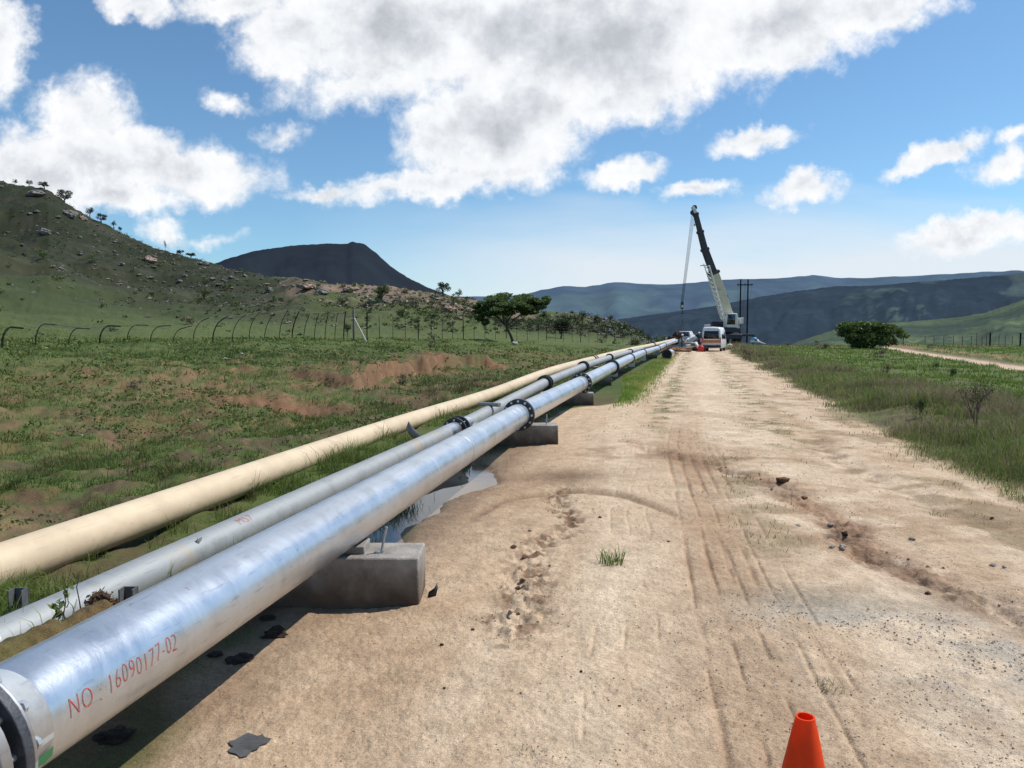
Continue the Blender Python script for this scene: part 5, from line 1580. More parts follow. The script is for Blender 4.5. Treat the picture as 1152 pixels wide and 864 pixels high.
# ------------------------------------------------------------------ traffic cone
M_CONE = mat("orange_cone_plastic", (.95, .10, .018), .6, 0, 9, .12, c2=(.80, .07, .012), bump=.05, spec=.25)
ct = aty(906, 806, 2.34)
cz = gz(ct.x, ct.y)
_nt = M_CONE.node_tree; _b = _nt.nodes["Principled BSDF"]; _l = _b.inputs["Base Color"].links[0].from_socket
_t = N(_nt, "ShaderNodeBsdfTranslucent", {"Color": _l}); _m = N(_nt, "ShaderNodeMixShader", {0: .4, 1: _b.outputs[0], 2: _t.outputs[0]}); _nt.links.new(_m.outputs[0], _nt.nodes["Material Output"].inputs["Surface"])
cone = thing("traffic_cone", "bright orange-red traffic cone on the sand at the bottom right", "traffic cone", (ct.x, ct.y, cz))
H_ = ct.z - cz
k_ = H_ / .45
MB().lathe([(0.02, .118 * k_), (.035, .117 * k_), (H_ - .05, .0400), (H_ - .012, .0305), (H_, .0290), (H_, .0235), (H_ - .03, .0265), (H_ * .5, .062), (.02, .112 * k_)], (0, 0, 0), (0, 0, 1), 48).build("cone_body", M_CONE, cone)
MB().box((0, 0, .014), (.30 * k_, .30 * k_, .028)).build("base", M_CONE, cone, bevel=.008)

# ------------------------------------------------------------------ fences
M_POST = mat("dark_fence_steel", (.016, .015, .015), .95, 0, 20, .3, spec=.1)
M_WOOD = mat("grey_timber", (.17, .15, .13), .9, 0, 12, .3)
M_WIRE = mat("fence_wire", (.09, .085, .08), .6, .5, 20, .3)
M_STRUT = mat("pale_strut", (.50, .48, .44), .7, 0, 10, .2)


def fpt(u, y):
    x = (u - 576) / FPX * y
    return Vector((x, y, gz(x, y)))


bent = thing("bent_fence", "wire fence left of the corner post, its dark posts bowed over to the right", "fence", fpt(200, 36))
pu = [-34, 3, 41, 78, 113, 144, 170, 195, 218, 240, 262, 281, 298, 315, 329, 342, 354, 366, 377, 387]
tops = []
for i, u in enumerate(pu):
    y = float(np.interp(u, [-40, 0, 400], [25, 27.2, 52]))
    b0 = fpt(u, y)
    bend = float(np.interp(u, [0, 150, 250, 330, 390], [1.62, 1.58, 1.15, .55, .12]))
    dirv = (fpt(u + 30, float(np.interp(u + 30, [-40, 0, 400], [25, 27.2, 52]))) - b0); dirv.z = 0; dirv.normalize()
    pts = [b0 - Vector((0, 0, .3))]; cur = b0.copy(); L_ = 2.0; n_ = 10
    for j in range(n_ + 1):
        t = j / n_; ang = bend * min(1, t * (1.75 if u < 200 else 1.3))
        pts.append(cur.copy()); cur = cur + (dirv * math.sin(ang) + Vector((0, 0, math.cos(ang)))) * L_ / n_
    thick_ = .036 if i % 5 == 4 or u < 10 else .022
    MB().tube(pts, thick_, 6).build("post", M_POST, bent, world=True)
    tops.append([pts[-1], pts[8], pts[6], pts[4]])
for kx in range(3):
    m_ = MB()
    m_.tube([t[kx] for t in tops], .006 if kx else .009, 4)
    m_.build("wire", M_WIRE, bent, world=True)

st = thing("wire_fence", "straight wire fence with thin dark posts running from the corner post past the thorn tree", "fence", fpt(520, 76))
fence_y = lambda u: float(np.interp(u, [400, 431, 533, 655, 740, 768], [52, 57, 76, 97, 128, 150]))
u = 413.0; posts = []; i = 0
while u < 766:
    y = fence_y(u); b0 = fpt(u, y)
    big = i % 4 == 0
    h = 2.05 if big else 1.9
    lean = random.Random(i).uniform(-.05, .05)
    MB().tube([b0 - Vector((0, 0, .2)), b0 + Vector((lean, 0, h))], .042 if big else .022, 5).build("post", M_POST, st, world=True)
    posts.append((b0, h)); u += 14.5 if u < 480 else (12.0 if u < 600 else 9.5); i += 1
for hh in (.25, .6, .95, 1.3, 1.65, 1.88):
    MB().tube([b0 + Vector((0, 0, hh)) for b0, h in posts], .0055, 4).build("wire", M_WIRE, st, world=True)

b0 = fpt(398.5, 52)
cp = thing("fence_post", "thick grey corner post with a pale diagonal strut between the bowed and straight fences", "fence post", b0)
MB().tube([(0, 0, -.3), (0, 0, 2.15)], .085, 10).build("post", M_WOOD, cp, bevel=.01)
MB().tube([(.05, -.08, 1.6), (.95, -.5, 0.0)], .045, 8).build("strut", M_STRUT, cp)

rf = thing("wire_fence", "dark wire fence with stout posts beyond the pink gravel road on the right", "fence", fpt(1113, 95))
ps = []
for i, u in enumerate([1040, 1050, 1061, 1072, 1082, 1092, 1098, 1104, 1109, 1113, 1123, 1130, 1138, 1147, 1158, 1166]):
    y = 96.0; b0 = fpt(u, y); b0.z = aty(u, 391.5, y).z
    big = u in (1113, 1147, 1098)
    h = 1.9 if big else 1.5
    MB().tube([b0 - Vector((0, 0, 1.0)), b0 + Vector((0, 0, h))], .10 if u in (1113, 1147) else .028, 6).build("post", M_POST, rf, world=True)
    ps.append(b0)
for hh in (.3, .7, 1.1, 1.45):
    MB().tube([b + Vector((0, 0, hh)) for b in ps], .008, 4).build("wire", M_WIRE, rf, world=True)

# ------------------------------------------------------------------ power poles
yp = 128.0
pb_ = aty(836.5, 388, yp); pb_.z = gz(pb_.x, pb_.y)
pole = thing("power_pole", "tall dark twin-pole power line structure with a crossarm, right behind the crane", "power pole", pb_)
k = yp / FPX
zt = aty(833, 314, yp).z - pb_.z; za = aty(833, 320.5, yp).z - pb_.z
for dx in (832.0, 840.2):
    MB().tube([((dx - 836.5) * k, 0, -.5), ((dx - 836.5) * k, 0, zt)], [.15, .11], 8).build("pole", M_POST, pole)
MB().box((0, -.14, za), (2.55, .12, .16)).build("crossarm", M_POST, pole)
for dx in (-1.15, 0, 1.15):
    MB().lathe([(0, .03), (.02, .07), (.08, .035), (.1, .07), (.16, .035), (.2, .02)], (dx, -.14, za + .08), (0, 0, 1), 8, closed=False).build("insulator", M_POST, pole)
for dx in (-1.15, 0, 1.15):
    a = pb_ + Vector((dx, -.14, za + .26)); e = Vector((a.x + 95, a.y + 330, a.z - 24))
    o = MB().tube([a.lerp(e, t) - Vector((0, 0, 9 * math.sin(PI * t))) for t in np.linspace(0, 1, 12)], .009, 4).build("power_line", M_POST, pole, world=True)
# ------------------------------------------------------------------ loose pipe, van, crane, workers and their things
M_VANW = mat("white_van_paint", (.72, .73, .73), .32, 0, 2.0, .05, coat=.4)
M_GLASS = mat("dark_tinted_glass", (.012, .016, .022), .08, 0, 5, .1, spec=.7)
M_TYRE = mat("tyre_rubber", (.022, .021, .020), .85, 0, 20, .3)
M_STEELRIM = mat("wheel_rim", (.35, .35, .36), .45, .6, 10, .2)
M_REDP = mat("red_plastic", (.62, .035, .03), .4, 0, 8, .12)
M_YEL = mat("yellow_reflector", (.75, .42, .06), .4, 0, 8, .1)
M_TRIM = mat("black_trim", (.03, .03, .032), .6, 0, 10, .2)
M_CRANE = mat("cream_crane_paint", (.60, .55, .42), .5, 0, 3, .12)
M_BOOMD = mat("dark_boom_paint", (.035, .038, .055), .5, .1, 4, .25)
M_CRW = mat("white_crane_paint", (.68, .69, .68), .45, 0, 3, .1)
M_SKIN = mat("skin", (.13, .07, .045), .6)
M_LIME = mat("lime_vest", (.50, .72, .10), .7, 0, 14, .12)
M_NAVY = mat("dark_workwear", (.025, .03, .05), .85, 0, 14, .25)
M_HELM = mat("white_helmet", (.78, .78, .76), .35)

# loose pipe piece
a, b_ = aty(750.2, 402.6, 48.5), aty(754.6, 397.0, 52.5)
lp = thing("pipe_offcut", "short loose galvanised pipe piece with a dark open end on the grass by the road", "pipe", a)
d = (b_ - a).normalized(); ln_ = (b_ - a).length
a = Vector((a.x, a.y, gz(a.x, a.y) + .30)); b_ = Vector((b_.x, b_.y, gz(b_.x, b_.y) + .30)); d = (b_ - a).normalized(); ln_ = (b_ - a).length
MB().lathe([(0, .26), (ln_, .26), (ln_, .245), (.0, .245)], a, d, 28).build("barrel", M_GALV, lp, world=True)
MB().lathe([(-.02, .235), (-.02, .32), (.03, .32), (.03, .235)], a, d, 28).build("flange", M_FLANGE, lp, world=True)
MB().lathe([(-.1, 0.0), (-.1, .243)], a + d * .35, d, 28, closed=False).build("bore_shade", M_TRIM, lp, world=True)  # dark disc standing in for the shade inside the open end


# wheels
def wheel(parent, c, r, w, axis=(1, 0, 0), name="wheel"):
    o = MB().lathe([(-w / 2, r * .62), (-w / 2, r * .92), (-w * .35, r), (w * .35, r), (w / 2, r * .92), (w / 2, r * .62)], c, axis, 24).build("tyre", M_TYRE)
    o.name = name; o.parent = parent
    rim = MB().lathe([(-w * .42, 0), (-w * .42, r * .3), (-w * .30, r * .5), (-w * .45, r * .63), (w * .45, r * .63), (w * .30, r * .5), (w * .42, r * .3), (w * .42, 0)], c, axis, 20, closed=False).build("rim", M_STEELRIM, o)
    return o


def loft(sections, mat_, name, parent, bevel=0, angle=45):
    """sections: list of (y, [(x,z)...]) closed loops with the same count"""
    m_ = MB(); n = len(sections[0][1]); vs = []; fs = []
    for y, loop in sections: vs += [(x, y, z) for x, z in loop]
    for i in range(len(sections) - 1):
        for j in range(n):
            j2 = (j + 1) % n
            fs.append((i * n + j, i * n + j2, (i + 1) * n + j2, (i + 1) * n + j))
    fs.append(tuple(range(n))); fs.append(tuple(range(len(sections) * n - 1, (len(sections) - 1) * n - 1, -1)))
    m_.add(vs, fs)
    return m_.build(name, mat_, parent, bevel=bevel, angle=angle)


def van_loop(w, z0, zr, tumble=.14, r=.16):
    """half section mirrored: sill, belt line, roof with rounded shoulders"""
    h = [(0, z0), (w - .06, z0), (w, z0 + .12), (w, .95), (w - .02, 1.15)]
    wt = w - tumble
    h += [(wt + .03, zr - r * 1.5), (wt, zr - r), (wt - r * .3, zr - r * .3), (wt - r, zr - .01), (0, zr + .03)]
    return h + [(-x, z) for x, z in h[-2:0:-1]]


yv = 72.0
vb = aty(800, 393.6, yv); vb.z = gz(vb.x, vb.y)
van = thing("minibus", "white high-roof minibus seen from behind with red chevron strip under its rear window", "minibus", vb, math.radians(-21))
secs = [(0.0, van_loop(.86, .36, 2.10, .15)), (.06, van_loop(.90, .32, 2.20, .14)), (.35, van_loop(.94, .30, 2.27, .13)), (3.3, van_loop(.94, .30, 2.27, .13)), (3.75, van_loop(.94, .30, 2.2, .14)), (4.25, van_loop(.92, .30, 1.62, .10, .1)), (4.65, van_loop(.90, .30, 1.22, .05, .06)), (4.85, van_loop(.82, .34, 1.02, .05, .05))]
# the front falls away in a windscreen and short bonnet
body = loft(secs, M_VANW, "body", van, .0, 50)
rw = MB(); rw.add([(-.70, -.004, 1.17), (.70, -.004, 1.17), (.655, .005, 1.86), (.60, .012, 1.90), (-.60, .012, 1.90), (-.655, .005, 1.86)], [(0, 1, 2, 3, 4, 5)])
o = rw.build("rear_window", M_GLASS, van); o.modifiers.new("t", "SOLIDIFY").thickness = -.012
for x_ in (-.42, 0.1, .5):
    MB().box((x_, .022, 1.50), (.05, .012, .62)).build("seat_back", M_TRIM, van)
MB().box((0, -.012, 1.93), (1.2, .05, .03)).build("spoiler", M_VANW, van, bevel=.008)
ch = MB(); pan = MB().box((0, -.008, .93), (1.5, .012, .26)).build("chevron_strip", M_YEL, van)
for i in range(9):
    x0 = -.72 + i * .16
    ch.add([(x0, -.018, .81), (x0 + .09, -.018, .81), (x0 + .135, -.018, .93), (x0 + .09, -.018, 1.05), (x0, -.018, 1.05), (x0 + .045, -.018, .93)], [(0, 1, 2, 3, 4, 5)])
ch.build("chevron", M_REDP, pan)
MB().box((0, -.012, .66), (.52, .012, .12)).build("number_plate", M_HELM, van)
MB().box((0, -.04, .47), (1.76, .14, .22)).build("bumper", M_TRIM, van, bevel=.03)
for sx_ in (-1, 1):
    MB().box((sx_ * .815, -.02, 1.06), (.11, .05, .52)).build("tail_light", M_REDP, van, bevel=.015)
    MB().box((sx_ * .935, 1.0, 1.0), (.012, .02, 1.4)).build("door_seam", M_TRIM, van)
    for y0, y1 in ((.32, 1.35), (1.43, 2.5), (2.58, 3.35)):
        g = MB(); xx = sx_ * .945; xt = sx_ * .845
        g.add([(xx, y0, 1.18), (xx, y1, 1.18), (xt, y1 - .04, 1.82), (xt, y0 + .04, 1.82)], [(0, 1, 2, 3)])
        g.build("side_window", M_GLASS, van).modifiers.new("t", "SOLIDIFY").thickness = .03
    for yy in (.95, 3.75):
        wheel(van, (sx_ * .80, yy, .33), .33, .22)
    MB().box((sx_ * 1.06, 3.5, 1.28), (.2, .08, .26)).build("wing_mirror", M_TRIM, van, bevel=.02)
wsn = MB(); wsn.add([(-.78, 3.80, 2.08), (.78, 3.80, 2.08), (.84, 4.36, 1.50), (-.84, 4.36, 1.50)], [(0, 1, 2, 3)])
wsn.build("windscreen", M_GLASS, van).modifiers.new("t", "SOLIDIFY").thickness = .08

# crane ------------------------------------------------------------------------
yc_ = 95.0; kc = yc_ / FPX
cb = aty(822, 390, yc_); cb.z = gz(cb.x, cb.y)
crane = thing("mobile_crane", "large mobile crane with cream and black telescopic boom raised steeply to the left", "crane", cb)
G = lambda u, v, dy=0.0: Vector(((u - 822) * kc, dy, aty(u, v, yc_).z - cb.z))
gl = -0.0
# carrier, tyres and outriggers
zc = G(822, 380).z
MB().box((0, 4.2, 1.15), (2.5, 9.6, .62)).build("carrier", M_BOOMD, crane, bevel=.05)
MB().box((0, 8.2, 1.95), (2.4, 1.7, 1.5), taper=(.92, .85)).build("driving_cab", M_CRW, crane, bevel=.08)
for yy in (.4, 1.9, 5.6, 7.2):
    for sx_ in (-1, 1): wheel(crane, (sx_ * 1.02, yy, .62), .64, .46)
for yy in (-.35, 6.6):
    m_ = MB().box((0, yy, 1.32), (5.6, .32, .30)); m_.build("outrigger_beam", M_BOOMD, crane, bevel=.02)
    for sx_ in (-1, 1):
        MB().tube([(sx_ * 2.65, yy, 1.3), (sx_ * 2.65, yy, .14)], .09, 10).build("outrigger_leg", M_BOOMD, crane)
        MB().lathe([(0, .0), (0, .36), (.08, .36), (.12, .12), (.12, 0)], (sx_ * 2.65, yy, .03), (0, 0, 1), 16, closed=False).build("outrigger_pad", M_BOOMD, crane)
# superstructure
MB().lathe([(0, 0), (0, .95), (.22, .95), (.22, 0)], (0, 2.2, 1.46), (0, 0, 1), 28, closed=False).build("slew_ring", M_BOOMD, crane)
MB().box((-.1, 2.1, 1.95), (2.5, 4.2, .55)).build("upper_deck", M_BOOMD, crane, bevel=.04)
cab_c = G(823.5, 362.5)
cabs = loft([(0.0, [(-.68, 2.15), (.68, 2.15), (.68, 3.1), (.58, 3.86), (-.58, 3.86), (-.68, 3.1)]), (1.6, [(-.68, 2.15), (.68, 2.15), (.68, 3.2), (.6, 3.92), (-.6, 3.92), (-.68, 3.2)])], M_CRW, "operator_cab", crane, .05)
cabs.location = (.1, -.2, .12)
g = MB(); g.add([(-.66, -.015, 2.50), (.34, -.015, 2.50), (.34, -.015, 3.74), (-.58, -.015, 3.74)], [(0, 1, 2, 3)])
o = g.build("cab_window", M_GLASS, crane); o.modifiers.new("t", "SOLIDIFY").thickness = .03; o.location = (.1, -.2, .12)
g = MB(); g.add([(.692, .15, 2.75), (.692, 1.3, 2.75), (.63, 1.3, 3.68), (.63, .15, 3.62)], [(0, 1, 2, 3)])
o = g.build("cab_window", M_GLASS, crane); o.modifiers.new("t", "SOLIDIFY").thickness = -.03; o.location = (.1, -.2, .12)
MB().box((1.62, 1.6, 3.1), (.34, 1.3, .78)).build("engine_panel", M_CRW, crane, bevel=.04)
MB().box((1.15, 2.6, 2.75), (.75, 2.2, 1.2)).build("engine_hood", M_CRANE, crane, bevel=.05)
MB().box((-.1, 4.6, 2.55), (2.3, .9, 1.1)).build("counterweight", M_BOOMD, crane, bevel=.05)
# boom
boom = []
pts = [G(823.5, 360, 1.6), G(801.5, 305, .4), G(790.5, 279.5, -.1), G(784.5, 260, -.4), G(778.5, 240.5, -.7)]
wid = [(1.22, 1.05), (.80, .72), (.68, .62), (.56, .52)]
for i in range(4):
    m_ = MB(); a, b_ = pts[i], pts[i + 1]
    if i: a = a - (b_ - a).normalized() * .4
    m_.beam(a, b_, wid[i][0], wid[i][0] * .95, wid[i][1], wid[i][1] * .95, up=(0, -1, .2))
    o = m_.build("boom_base" if i == 0 else "boom_section", M_CRANE if i == 0 else M_BOOMD, crane, bevel=.03)
    cdir = (pts[i + 1] - pts[i]).normalized()
    m_ = MB(); m_.beam(pts[i + 1] - cdir * .32, pts[i + 1], wid[i][1] * 1.22, wid[i][1] * 1.18, up=(0, -1, .2)); m_.build("boom_collar", M_BOOMD, crane, bevel=.02)
# pale edge strip on the base section
hd = pts[-1]; bd = (pts[-1] - pts[-2]).normalized()
m_ = MB(); m_.beam(hd, hd + bd * .75 + Vector((-.15, 0, 0)), .42, .5, .3, .4, up=(0, -1, .2)); m_.build("boom_head", M_CRW, crane, bevel=.03)
for off in ((-.30, 0, .05), (-.12, 0, .62)):
    MB().lathe([(-.16, .06), (-.16, .30), (.16, .30), (.16, .06)], hd + Vector(off), (0, 1, 0), 18).build("sheave", M_BOOMD, crane)
m_ = MB(); m_.tube([G(821, 367, 1.2), G(806.5, 330, .35)], .17, 12); m_.build("lift_ram", M_STEELRIM, crane)
# folded lattice jib along the boom's left side
m_ = MB()
ja = [G(815.5, 362, .3), G(795.5, 299, -.3)]; jb = [G(811.5, 360, .3), G(789.5, 297, -.3)]; jc = [G(815.5, 362, -.5), G(795, 300, -.8)]; jd = [G(811.5, 360, -.5), G(789, 299, -.8)]
for q_ in (ja, jb, jc, jd): m_.tube(q_, .055, 5)
nn = 12
for (qa, qb) in ((ja, jb), (jc, jd), (jb, jd), (ja, jc)):
    for i in range(nn):
        t0, t1 = i / nn, (i + 1) / nn
        m_.tube([qa[0].lerp(qa[1], t0), qb[0].lerp(qb[1], (t0 + t1) / 2), qa[0].lerp(qa[1], t1)], .030, 4)
m_.build("lattice_jib", M_CRW, crane)
for t in (.55, .97):
    m_ = MB(); p_ = jb[0].lerp(jb[1], t); m_.beam(p_ + Vector((-.45, 0, 0)), p_ + Vector((1.2, .3, 0)), .12, .10); m_.build("jib_bracket", M_STEELRIM, crane)
m_ = MB(); p_ = pts[0].lerp(pts[1], .48); m_.box(tuple(p_ + Vector((.62, -.1, .05))), (.34, .3, .36)); m_.build("work_lamp", M_TRIM, crane, bevel=.04)
for t in (.12, .3, .62, .8):
    m_ = MB(); p_ = pts[0].lerp(pts[1], t); m_.box(tuple(p_ + Vector((.60 - .25 * t, -.3, 0))), (.13, .25, .7)); m_.build("boom_bracket", M_CRW, crane, bevel=.01)
# ropes and hook block
hk = G(764.8, 344, -1.0)
for i in range(4):
    m_ = MB(); m_.tube([hd + Vector((-.46 + .13 * i, -.1, 0)), hk + Vector((-.13 + .08 * i, 0, .45))], .022, 5); m_.build("hoist_rope", M_TRIM, crane)
m_ = MB(); m_.tube([hd + Vector((-.12, -.2, -.1)), hd + Vector((-.1, -.2, -1.35))], .02, 5); m_.tube([hd + Vector((-.1, -.2, -1.35)), hd + Vector((-.1, -.2, -1.6))], .07, 6); m_.build("limit_weight", M_TRIM, crane)
MB().box((hk.x, hk.y, hk.z + .02), (.34, .3, .86)).build("hook_block", M_TRIM, crane, bevel=.06)
MB().box((hk.x, hk.y - .16, hk.z + -.1), (.26, .03, .3)).build("block_plate", M_CRANE, crane)
MB().tube([hk + Vector((0, 0, -.4)), hk + Vector((0, 0, -.6)), hk + Vector((.12, 0, -.72)), hk + Vector((.16, 0, -.86)), hk + Vector((.02, 0, -.98)), hk + Vector((-.12, 0, -.88))], .05, 8).build("hook", M_TRIM, crane)
sg = G(762.3, 376, -3.0)
for s_ in (-.25, .25):
    MB().tube([hk + Vector((0, 0, -.9)), hk.lerp(sg, .5) + Vector((0, 0, -.1)), sg + Vector((s_, 0, 0))], .028, 5).build("sling", M_TRIM, crane)

# workers -----------------------------------------------------------------------
def skin_mesh(name, verts, edges, radii, m_, parent, sub=2):
    me = bpy.data.meshes.new(name); me.from_pydata(verts, edges, [])
    o = link(name, me, m_, parent)
    md = o.modifiers.new("skin", 'SKIN'); md.use_smooth_shade = True
    sv = me.skin_vertices[0].data if me.skin_vertices else None
    if sv is None:
        bm = bmesh.new(); bm.from_mesh(me); bm.verts.layers.skin.verify(); bm.to_mesh(me); bm.free(); sv = me.skin_vertices[0].data
    for i, r in enumerate(radii): sv[i].radius = (r, r) if not hasattr(r, "__len__") else r
    sv[0].use_root = True
    s = o.modifiers.new("sub", 'SUBSURF'); s.levels = sub; s.render_levels = sub
    return o


def worker(loc, rz, label, vest, helmet=True, reach=.5):
    t = thing("person", label, "person", loc, rz)
    V = [(0, 0, .95), (0, 0, 1.18), (0, 0, 1.40), (0, .01, 1.50), (0, -.01, 1.60), (0, -.02, 1.70),
         (.10, 0, .90), (.12, -.02, .50), (.12, .02, .09), (.13, -.12, .05), (-.10, 0, .90), (-.13, -.05, .50), (-.12, .04, .09), (-.13, -.10, .05),
         (.19, 0, 1.40), (.26, -.04, 1.14), (.22, -.20 * reach - .05, .92), (.20, -.30 * reach - .05, .86), (-.19, 0, 1.40), (-.27, -.05, 1.14), (-.20, -.30 * reach - .05, .98), (-.17, -.42 * reach - .05, .95)]
    E_ = [(0, 1), (1, 2), (2, 3), (3, 4), (4, 5), (0, 6), (6, 7), (7, 8), (8, 9), (0, 10), (10, 11), (11, 12), (12, 13), (2, 14), (14, 15), (15, 16), (16, 17), (2, 18), (18, 19), (19, 20), (20, 21)]
    R = [(.15, .11), (.15, .11), (.16, .11), .06, .085, .075, .095, .065, .045, .045, .095, .065, .045, .045, .065, .05, .038, .035, .065, .05, .038, .035]
    skin_mesh("body", V, E_, R, M_SKIN, t)
    skin_mesh("trousers", [V[0], (0, 0, 1.02), V[6], V[7], (.12, .02, .12), V[10], V[11], (-.12, .04, .12)], [(0, 1), (0, 2), (2, 3), (3, 4), (0, 5), (5, 6), (6, 7)], [(.165, .125), (.165, .125), .11, .082, .068, .11, .082, .068], M_NAVY, t)
    skin_mesh("jacket", [V[0], V[1], V[2], V[14], V[15], (.225, -.2 * reach, .95), V[18], V[19], (-.205, -.28 * reach, .99)], [(0, 1), (1, 2), (2, 3), (3, 4), (4, 5), (2, 6), (6, 7), (7, 8)], [(.162, .12), (.163, .125), (.165, .122), .078, .062, .05, .078, .062, .05], M_NAVY, t)
    if vest:
        skin_mesh("vest", [(0, 0, .93), V[1], (0, 0, 1.42)], [(0, 1), (1, 2)], [(.19, .15), (.19, .15), (.17, .13)], M_LIME, t)
        MB().lathe([(0, .176), (.05, .176)], (0, 0, 1.08), (0, 0, 1), 20, closed=False).build("reflective_band", M_HELM, t)
    for s_ in (-1, 1):
        MB().box((s_ * .13, -.05, .05), (.10, .27, .10)).build("boot", M_TRIM, t, bevel=.03)
        MB().box((s_ * .032, -.098, 1.645), (.022, .012, .012)).build("eye", M_TRIM, t)
    MB().box((0, -.106, 1.615), (.025, .03, .04)).build("nose", M_SKIN, t, bevel=.008)
    if helmet:
        MB().lathe([(0, .0), (0, .165), (.012, .165), (.02, .132), (.07, .122), (.115, .085), (.135, .03), (.138, 0)], (0, -.02, 1.685), (0, 0, 1), 20, closed=False).build("helmet", M_HELM, t)
    return t


pw = aty(767.3, 384, 85.0)
worker((pw.x, pw.y, aty(767, 376.0, 85).z - 1.80), math.radians(70), "worker in lime vest and white helmet bending over the end of the steel pipe", True, True, .9)
pw = aty(790.8, 384, 90.0)
worker((pw.x, pw.y, aty(790, 373.2, 90).z - 1.82), math.radians(20), "worker with white helmet and dark clothes half hidden behind the white minibus", False)
pw = aty(786.4, 384, 92.0)
worker((pw.x, pw.y, aty(786, 373.4, 92).z - 1.82), math.radians(-60), "worker with white helmet standing left of the one behind the minibus", False)

# white pickup behind the pipe end
yk = 99.0
pk = aty(772, 388, yk); pk.z = aty(772, 372.4, yk).z - 1.78
pick_ = thing("pickup_truck", "white pickup with dark windows parked behind the worker in the lime vest", "pickup", pk, math.radians(62))
lp_ = lambda w, z0, z1, t: [(-w, z0), (w, z0), (w, z1 - .05), (w - t, z1), (-w + t, z1), (-w, z1 - .05)]
loft([(-2.4, lp_(.80, .45, 1.0, .04)), (-2.3, lp_(.86, .40, 1.05, .04)), (2.1, lp_(.87, .40, 1.02, .06)), (2.5, lp_(.78, .45, .92, .08))], M_VANW, "body", pick_, .03)
loft([(-.75, lp_(.80, 1.02, 1.30, .05)), (-.55, [(-.80, 1.02), (.80, 1.02), (.68, 1.70), (.60, 1.76), (-.60, 1.76), (-.68, 1.70)]), (.75, [(-.80, 1.02), (.80, 1.02), (.66, 1.70), (.58, 1.75), (-.58, 1.75), (-.66, 1.70)]), (1.35, lp_(.80, 1.02, 1.08, .05))], M_VANW, "cab", pick_, .03)
for sx_ in (-1, 1):
    g = MB(); g.add([(sx_ * .80, -.55, 1.12), (sx_ * .80, 1.0, 1.12), (sx_ * .69, .68, 1.64), (sx_ * .69, -.48, 1.64)], [(0, 1, 2, 3)])
    g.build("side_window", M_GLASS, pick_).modifiers.new("t", "SOLIDIFY").thickness = .05
    for yy in (-1.5, 1.55): wheel(pick_, (sx_ * .76, yy, .36), .36, .24)
g = MB(); g.add([(-.66, .80, 1.66), (.66, .80, 1.66), (.76, 1.30, 1.12), (-.76, 1.30, 1.12)], [(0, 1, 2, 3)]); g.build("windscreen", M_GLASS, pick_).modifiers.new("t", "SOLIDIFY").thickness = .06
g = MB(); g.add([(-.64, -.60, 1.66), (.64, -.60, 1.66), (.74, -.73, 1.2), (-.74, -.73, 1.2)], [(0, 1, 2, 3)]); g.build("rear_window", M_GLASS, pick_).modifiers.new("t", "SOLIDIFY").thickness = .06
for x_ in (-.78, .78): MB().box((x_, -2.42, .86), (.12, .04, .24)).build("tail_light", M_REDP, pick_)

# red generator in its frame, white sacks, cream bag, blue tarpaulin
yg = 69.5
gp_ = aty(788.2, 396.0, yg); gp_.z = gz(gp_.x, gp_.y); k = yg / FPX
gen = thing("generator", "small red generator box in a tube frame on the ground left of the minibus", "generator", gp_, .2)
MB().box((0, 0, .30), (.42, .38, .40)).build("engine_body", M_REDP, gen, bevel=.04)
MB().box((0, 0, .54), (.34, .30, .10)).build("fuel_tank", M_REDP, gen, bevel=.03)
for y_ in (-.24, .24):
    MB().tube([(-.3, y_, .02), (-.3, y_, .56), (-.24, y_, .62), (.24, y_, .62), (.3, y_, .56), (.3, y_, .02), (-.3, y_, .02)], .018, 6).build("frame_tube", M_REDP, gen)
for x_ in (-.2, .2): MB().tube([(x_, -.24, .02), (x_, .24, .02)], .018, 6).build("frame_tube", M_TRIM, gen)


def sack(name, loc, size, rz, m_, label, cat, seed):
    bm = bmesh.new(); bmesh.ops.create_icosphere(bm, subdivisions=4, radius=1)
    for v in bm.verts:
        p = v.co.copy(); q_ = Vector([math.copysign(abs(c) ** .65, c) for c in p])
        v.co = q_ * (1 + .16 * mnoise.fractal(p * 1.7 + Vector((seed, 0, 0)), 1, 2, 4)) + Vector((0, 0, 0))
        if v.co.z < -.4: v.co.z = -.4 + (v.co.z + .4) * .2
    me = bpy.data.meshes.new(name); bm.to_mesh(me); bm.free(); me.shade_smooth()
    o = link(name, me, m_); o.location = loc; o.scale = size; o.rotation_euler = (0, 0, rz)
    return tag(o, label, cat)


M_SACK = mat("white_sack", (.74, .74, .72), .8, 0, 12, .1); M_CSACK = mat("cream_sack", (.66, .58, .42), .85, 0, 12, .12)
M_BLUE = mat("blue_tarpaulin", (.10, .36, .66), .5, 0, 8, .2); M_DARKB = mat("dark_blue_cloth", (.02, .05, .11), .6, 0, 8, .2)
p = aty(784.6, 388.5, 71.5); p.z = gz(p.x, p.y) + .42
o = MB().add([(-.30, 0, .36), (-.12, .05, .45), (.30, .12, -.02), (.26, .02, -.32), (.05, -.03, -.18)], [(0, 1, 2, 3, 4)]).build("white_board", M_SACK)
o.location = p; o.modifiers.new("t", "SOLIDIFY").thickness = .05; tag(o, "white board leaning on the heap behind the red generator", "board")
p = aty(821, 386, 82.0); p.z = gz(p.x, p.y) + .16
sack("sack", p, (.30, .3, .30), .3, M_CSACK, "cream sack on the road between the minibus and the right verge", "sack", 3)
yt = 84.0
p = aty(849, 385.0, yt); p.z = gz(p.x, p.y)
p.z = max(p.z, aty(849, 386, yt).z)
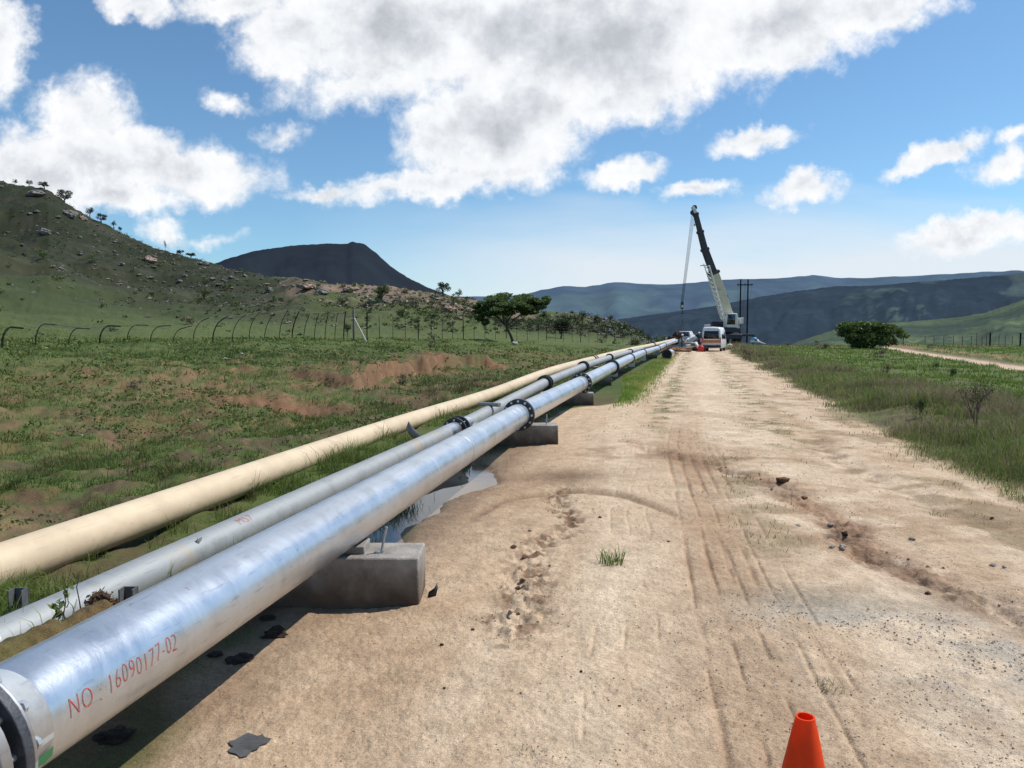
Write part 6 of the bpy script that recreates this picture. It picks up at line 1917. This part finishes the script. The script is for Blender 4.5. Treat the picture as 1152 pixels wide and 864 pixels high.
o = sack("tarpaulin", p + Vector((0, 0, .20)), (.40, .34, .24), .2, M_SACK, "crumpled white and blue tarpaulin on the grass right of the crane", "tarpaulin", 8)
bl = sack("blue_fold", p + Vector((-.08, -.08, .40)), (.26, .26, .22), .6, M_BLUE, None, None, 12); keepM = Matrix.LocRotScale(o.location, o.rotation_euler, o.scale)
bl.parent = o; bl.matrix_parent_inverse = keepM.inverted()
bl = sack("dark_fold", p + Vector((.02, -.36, .33)), (.15, .1, .1), .1, M_DARKB, None, None, 14); bl.parent = o; bl.matrix_parent_inverse = keepM.inverted()
o2 = MB().tube([p + Vector((.4, -.2, .15)), p + Vector((.75, -.4, .0)), p + Vector((1.0, -.5, -.06))], [.09, .06, .05], 8).build("strap", M_SACK); o2.parent = o; o2.matrix_parent_inverse = keepM.inverted()
# spoil, planks and boxes at the works
for i, (u, v, y, w, h, m_, lab) in enumerate([(757, 380.5, 92, 1.3, .55, M_CLOD, "dark heap at the far end of the cream pipe"), (763, 375.5, 97, 1.0, .75, M_CLOD, "dark bundle standing left of the white pickup"), (778, 392, 74, 3.2, .35, M_REDCLOD, "reddish spoil heap left of the red generator"), (766, 393.5, 69, 2.2, .28, M_REDCLOD, "low reddish spoil heap beyond the loose pipe piece")]):
    p = aty(u, v, y); p.z = min(p.z, 2.2) if i < 2 else gz(p.x, p.y)
    if i < 2: p.z -= h * .5
    rock(rock_mesh(500 + i, 4, m_), p, w * .5, w * .5, h, lab, name="spoil_heap" if i != 1 else "bundle", cat="heap" if i != 1 else "bundle", sink=.3)
for i, (u, v, y, ln, rz, m_, lab) in enumerate([(777, 385.6, 80, 1.5, .1, M_STEELRIM, "grey steel section lying on the spoil behind the white board"), (774, 388.2, 77, .5, .5, M_SACK, "small white bag on the spoil left of the white board")]):
    p = aty(u, v, y)
    o = MB().box((0, 0, 0), (ln, .2, .12)).build("steel_section" if i == 0 else "white_bag", m_, None, bevel=.03); o.location = p; o.rotation_euler = (0, .05, rz)
    tag(o, lab, "steel section" if i == 0 else "bag")
